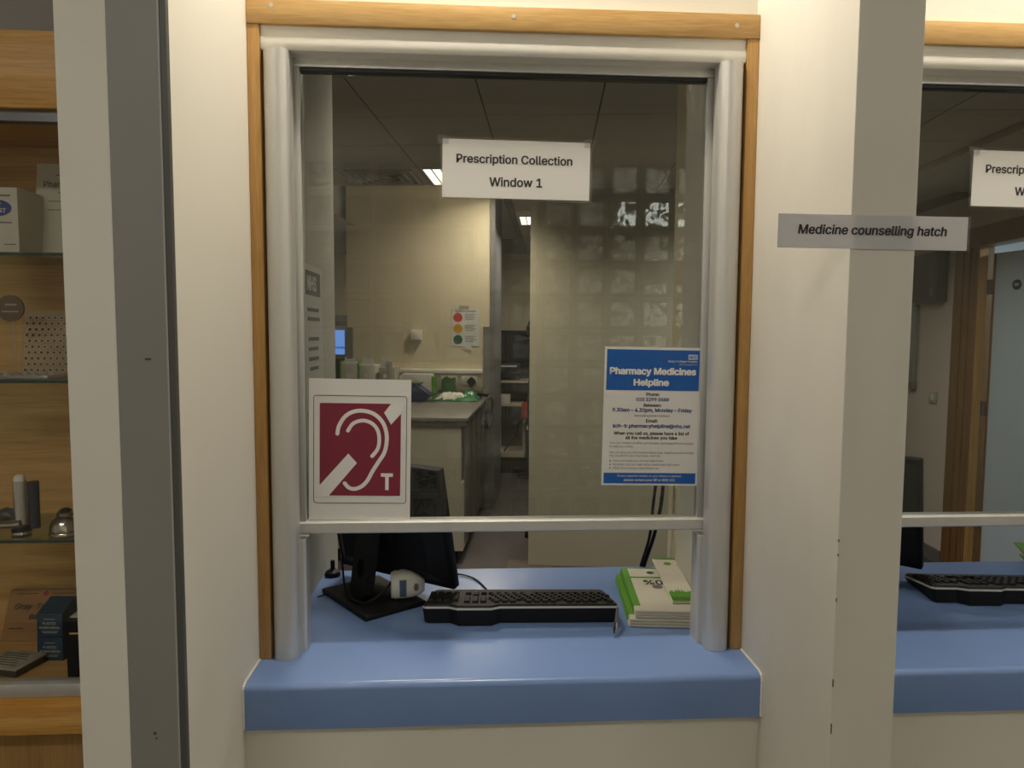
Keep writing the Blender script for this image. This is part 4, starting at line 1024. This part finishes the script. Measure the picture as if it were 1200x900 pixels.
# ------------------------------------------------------------------ display cabinet on the left
cab = thing('display_cabinet', (-1.15, 0, 0), 'oak and glass display cabinet left of the white pier', 'cabinet')
A0, A1 = -.55, .498                                        # local x range
pbox('top_board', 'oak_cab', cab, A0, A1, -.072, .24, 2.064, 2.200, .002)
pbox('top_rail', 'steel_dark', cab, A0, A1, -.060, -.035, 2.044, 2.0635)
pbox('back_panel', 'oak_back', cab, A0, A1, .22, .24, .90, 2.064); pbox('side_panel', 'oak_back', cab, A1-.02, A1, -.03, .22, .95, 2.06); pbox('side_panel', 'oak_back', cab, A0, A0+.02, -.03, .22, .95, 2.06)
pbox('floor_board', 'oak_back', cab, A0, A1, -.035, .22, .955, .980)
pbox('bottom_rail', 'alu', cab, A0, A1, -.064, -.036, .9615, .9875, .002)
pbox('sill_strip', 'oak_cab', cab, A0, A1, -.060, -.030, .938, .961); pbox('sill_board', 'oak_cab', cab, A0, A1, -.098, .0, .905, .938, .003)
pbox('lower_panel', 'oak_lower', cab, A0, A1, -.055, -.02, 0, .905)
pbox('glass_pane', 'glass_cab', cab, A0, A1, -.050, -.046, .9875, 2.044)
for z in (1.814, 1.568, 1.251):
    s_ = pbox('glass_shelf', 'glass_shelf', cab, A0+.022, A1-.022, .0, .215, z-.006, z); pbox('shelf_edge', 'shelf_edge', s_, A0+.022, A1-.022, -.0008, 0, z-.006, z)
sbox('wall_above_cabinet', 'bulkhead', (-3.2, -.651, .0, .09, 2.205, HC)); sbox('wall_left_of_cabinet', 'wall', (-3.2, -1.705, -.05, .30, 0, 2.205))
# upper shelf
t = thing('carton_with_blue_oval', (-1.010, .03, 1.8142), 'pale carton with a blue oval on the top glass shelf', 'box')
pbox('carton', 'cartonbox', t, -.055, .055, 0, .085, 0, .128, .002)
bm = B(); flat(bm, [(.018+.026*math.cos(R(a)), .088+.0155*math.sin(R(a))) for a in range(0, 360, 15)], -.0006); finish(bm, 'blue_oval', 'oval_blue', t, smooth=0)
text(t, 'ART', .022, .083, width=.022, mat='printwhite', y=-.001, bold=.01); print_bars(t, [(.02, .0965, .008, .0018)], 'printwhite', -.0011)
print_bars(t, [(.03, .112, .024, .003), (.028, .060, .030, .0025), (.038, .018, .022, .002)], 'ink_grey')
t = thing('booklet', (-.897, .105, 1.8142), 'upright cream booklet leaning beside the blue oval carton', 'book')
Rm = Matrix.Rotation(R(-7), 4, 'X')
bm = B(); box(bm, -.072, .072, 0, .010, 0, .195, .001, 1, mat=Rm); finish(bm, 'pages', 'pages', t)
bm = B(); box(bm, -.074, .074, -.0016, -.0004, 0, .197, mat=Rm); finish(bm, 'cover', 'booklet', t, smooth=0)
def on_tilt(o, Rm_): o.data.transform(Rm_)
for s_, z, wd, m_, b_ in (('Pharmacognosy', .152, .118, 'ink_grey', .012),):
    on_tilt(text(t, s_, 0.0, z, width=wd, mat=m_, y=-.002, bold=b_), Rm)
print_bars(t, [(0, .173, .07, .002), (0, .136, .06, .002), (0, .118, .10, .0015), (0, .100, .10, .0015), (0, .034, .03, .0015)], 'ink_grey', -.0022, Rm)
bm = B(); ring_outline(bm, [(-.012+.0085*math.cos(R(a)), .058+.0085*math.sin(R(a))) for a in range(0, 360, 20)], [(-.012+.006*math.cos(R(a)), .058+.006*math.sin(R(a))) for a in range(0, 360, 20)], -.002); bmesh.ops.transform(bm, matrix=Rm, verts=bm.verts); finish(bm, 'printed_badge', 'ink', t, smooth=0)
# middle shelf
t = thing('disc_stand', (-.988, .05, 1.5682), 'brown disc on a clear rod stand on the middle glass shelf', 'stand')
bm = B(); lathe(bm, [(.026, 0), (.026, .004)], 28, mat=Matrix.Translation((0, 0, .140)) @ Matrix.Rotation(R(90), 4, 'X')); finish(bm, 'disc', 'disc', t)
print_bars(t, [(.002, .147, .022, .004)], 'carton', -.0048); bm = B(); box(bm, -.016, .016, -.0048, -.0042, .132, .135); finish(bm, 'disc_line', 'carton', t, smooth=0)
bm = B(); tube(bm, [(.0, .004, 0), (0, .004, .138)], .004, 0, 10); finish(bm, 'rod', 'acrylic', t)
bm = B(); lathe(bm, [(.02, 0), (.02, .003)], 16); finish(bm, 'foot', 'acrylic', t)
t = thing('pill_counting_board', (-.937, .10, 1.5682), 'clear board of staggered round holes on the middle shelf', 'tray')
Rm = Matrix.Rotation(R(-8), 4, 'X')
bm = B(); box(bm, -.070, .070, 0, .006, 0, .138, .001, 1, mat=Rm); finish(bm, 'board', 'acrylic', t)
bm = B()
for r_ in range(10):
    for k in range(10):
        x = -.060+k*.0125+(.006 if r_ % 2 else 0); z = .014+r_*.0122
        c_ = [(x+.0046*math.cos(2*math.pi*q/12), z+.0046*math.sin(2*math.pi*q/12)) for q in range(12)]
        i_ = [(x+.0036*math.cos(2*math.pi*q/12), z+.0036*math.sin(2*math.pi*q/12)) for q in range(12)]
        ring_outline(bm, c_, i_, -.0012)
bmesh.ops.transform(bm, matrix=Rm, verts=bm.verts)
tag(finish(bm, 'hole_rims', 'cartonbox', t, smooth=0), kind='stuff')
bm = B()
for r_ in range(10):
    for k in range(10):
        x = -.060+k*.0125+(.006 if r_ % 2 else 0); z = .014+r_*.0122
        flat(bm, [(x+.0036*math.cos(2*math.pi*q/10), z+.0036*math.sin(2*math.pi*q/10)) for q in range(10)], -.0008)
bmesh.ops.transform(bm, matrix=Rm, verts=bm.verts); tag(finish(bm, 'holes', 'disc', t, smooth=0), kind='stuff')
t = thing('clear_tray', (-.99, .018, 1.5682), 'flat clear blister tray lying at the front of the middle shelf', 'tray')
bm = B(); box(bm, -.08, .085, 0, .055, 0, .008, .003); finish(bm, 'tray_base', 'blister', t)
bm = B()
for k in range(9):
    for j in range(2): bmesh.ops.create_uvsphere(bm, u_segments=10, v_segments=6, radius=1, matrix=Matrix.Translation((-.068+k*.0175, .015+j*.025, .008)) @ Matrix.Diagonal((.006, .008, .005, 1)))
tag(finish(bm, 'blisters', 'blister', t), kind='stuff')
# lower shelf
SZ = 1.2512
t = thing('glass_inhaler', (-.978, .035, SZ), 'glass tube of white cotton wool on a chrome foot', 'inhaler')
bm = B(); lathe(bm, [(.017, 0), (.018, .008), (.017, .016), (.013, .018)], 24); finish(bm, 'foot', 'gasket', t); bm = B(); lathe(bm, [(.0182, .003), (.0186, .006), (.0182, .009)], 24); finish(bm, 'foot_ring', 'chrome', t)
bm = B(); lathe(bm, [(.0125, .018), (.0125, .112), (.0115, .112), (.0115, .02)], 20); finish(bm, 'glass_tube', 'acrylic', t)
bm = B(); prof = [(.0085, .022), (.009, .05), (.0095, .07), (.0105, .095), (.0108, .112), (.0095, .120), (.005, .124)]; lathe(bm, prof, 16)
for v in bm.verts: v.co += Vector((random.uniform(-.0007, .0007), random.uniform(-.0007, .0007), 0))
finish(bm, 'cotton', 'cotton', t, smooth=80)
bm = B(); tube(bm, [(-.10, -.008, .020), (-.006, -.010, .024)], .0075, 0, 14); tube(bm, [(-.006, -.010, .024), (.006, -.010, .026)], .0088, 0, 14); finish(bm, 'chrome_pipe', 'chrome', t)
bm = B(); lathe(bm, [(.010, 0), (.0105, .095), (.009, .096)], 16, (.019, .012, .012)); finish(bm, 'dark_tube', 'navy', t)
bm = B(); bmesh.ops.create_icosphere(bm, subdivisions=2, radius=1, matrix=Matrix.Translation((-.05, .035, .035)) @ Matrix.Diagonal((.03, .018, .012, 1)))
for v in bm.verts: v.co += Vector([random.uniform(-.003, .003) for _ in range(3)])
finish(bm, 'mesh_ball', 'steel_dark', t, smooth=0)
t = thing('silver_lamp', (-.894, .04, SZ), 'domed tarnished silver vessel with cap and wire handle', 'vessel')
bm = B(); lathe(bm, [(.026, 0), (.031, .002), (.031, .006), (.0295, .008), (.030, .012), (.028, .022), (.023, .032), (.016, .038), (.013, .040)], 32); finish(bm, 'dome', 'silver', t, smooth=40)
bm = B(); lathe(bm, [(.0155, .038), (.0160, .045), (.0145, .047), (.012, .048)], 24); finish(bm, 'collar', 'silver', t); bm = B(); lathe(bm, [(.013, .0475), (.009, .052), (.004, .054)], 16); finish(bm, 'cap', 'gasket', t)
bm = B(); tube(bm, [(.030, .004, .066), (.022, .004, .072), (.016, .004, .082), (.015, .004, .096), (.022, .004, .105), (.032, .004, .102)], .0016, 5, 8); tube(bm, [(.030, .004, .066), (.031, .004, .03), (.0305, .0, .006)], .0016, 4, 8); finish(bm, 'wire_handle', 'silver', t)
# bottom of the cabinet
FZ = .9802
t = thing('bandage_packet', (-1.012, .150, FZ), 'brown paper bandage packet leaning against the cabinet back', 'packet')
Rm = Matrix.Rotation(R(-22), 4, 'X')
bm = B(); box(bm, -.095, .072, 0, .020, 0, .112, .006, 2, mat=Rm); finish(bm, 'wrapper', 'bandage', t)
bm = B(); box(bm, -.094, .071, -.0012, .0, .0, .020, .0005, 1, mat=Rm); finish(bm, 'folded_edge', 'bandage', t)
for s_, x, z, wd in (('Gray  Triangular', -.012, .072, .125), ('Bandage', -.010, .050, .062)): on_tilt(text(t, s_, x, z, width=wd, mat='ink', y=-.0012, bold=.004, shear=.2), Rm)
bm = B(); box(bm, -.075, -.030, -.001, -.0002, .100, .1015, mat=Rm); box(bm, .002, .050, -.001, -.0002, .100, .1015, mat=Rm); box(bm, -.08, -.05, -.001, -.0002, .026, .028, mat=Rm); finish(bm, 'printed_rule', 'ink', t, smooth=0)
bm = B(); box(bm, -.020, -.008, -.001, -.0002, .098, .1035, mat=Rm); box(bm, -.0165, -.0115, -.0011, -.0003, .0945, .107, mat=Rm); finish(bm, 'red_emblem', 'red_box', t, smooth=0)
def blue_box(z, lab, dx):
    t = thing('dressing_box', (-.943+dx, .052, z), lab, 'box', R(-4), 'blue dressing boxes')
    pbox('carton', 'box_blue', t, -.027, .027, 0, .052, 0, .050, .0015)
    print_bars(t, [(0, .038, .022, .0015), (0, .012, .034, .0012), (0, .009, .030, .0012)], 'box_print'); text(t, 'PLASTIC', .0, .029, width=.028, mat='box_print', y=-.0006, bold=.02); text(t, 'BURNS DRESS', .0, .020, width=.042, mat='box_print', y=-.0006, bold=.02)
    return t
blue_box(FZ, 'dark blue dressing box, lower of the two stacked', 0); u_ = blue_box(FZ+.0505, 'dark blue dressing box with raised lid, upper of two stacked', .001)
bm = B(); prism(bm, [(.004, .0505), (.051, .0505), (.051, .068), (.044, .068)], 'yz', -.026, .0262); finish(bm, 'raised_lid', 'box_blue', u_, smooth=0)
t = thing('black_book', (-.824, -.030, FZ), 'black upright book against the white pier side', 'book')
pbox('cover', 'book_black', t, -.040, .040, 0, .060, 0, .122, .0012); pbox('page_block', 'pages', t, -.033, .037, .004, .056, .1215, .1245)
print_bars(t, [(-.022, .092, .022, .0035)], 'oak_back')
t = thing('flat_tin', (-1.008, -.012, FZ), 'flat grey tin with printed lid lying at the cabinet front', 'tin', R(-14))
pbox('tin_body', 'tin_dark', t, -.05, .043, 0, .072, 0, .014, .002); pbox('lid', 'tin', t, -.051, .044, -.001, .073, .014, .0185, .0015)
bm = B()
for k in range(6): box(bm, -.04, .030-.006*(k % 3), .012+k*.009, .0145+k*.009, .0185, .0188)
tag(finish(bm, 'lid_print', 'tin_dark', t, smooth=0), kind='stuff')
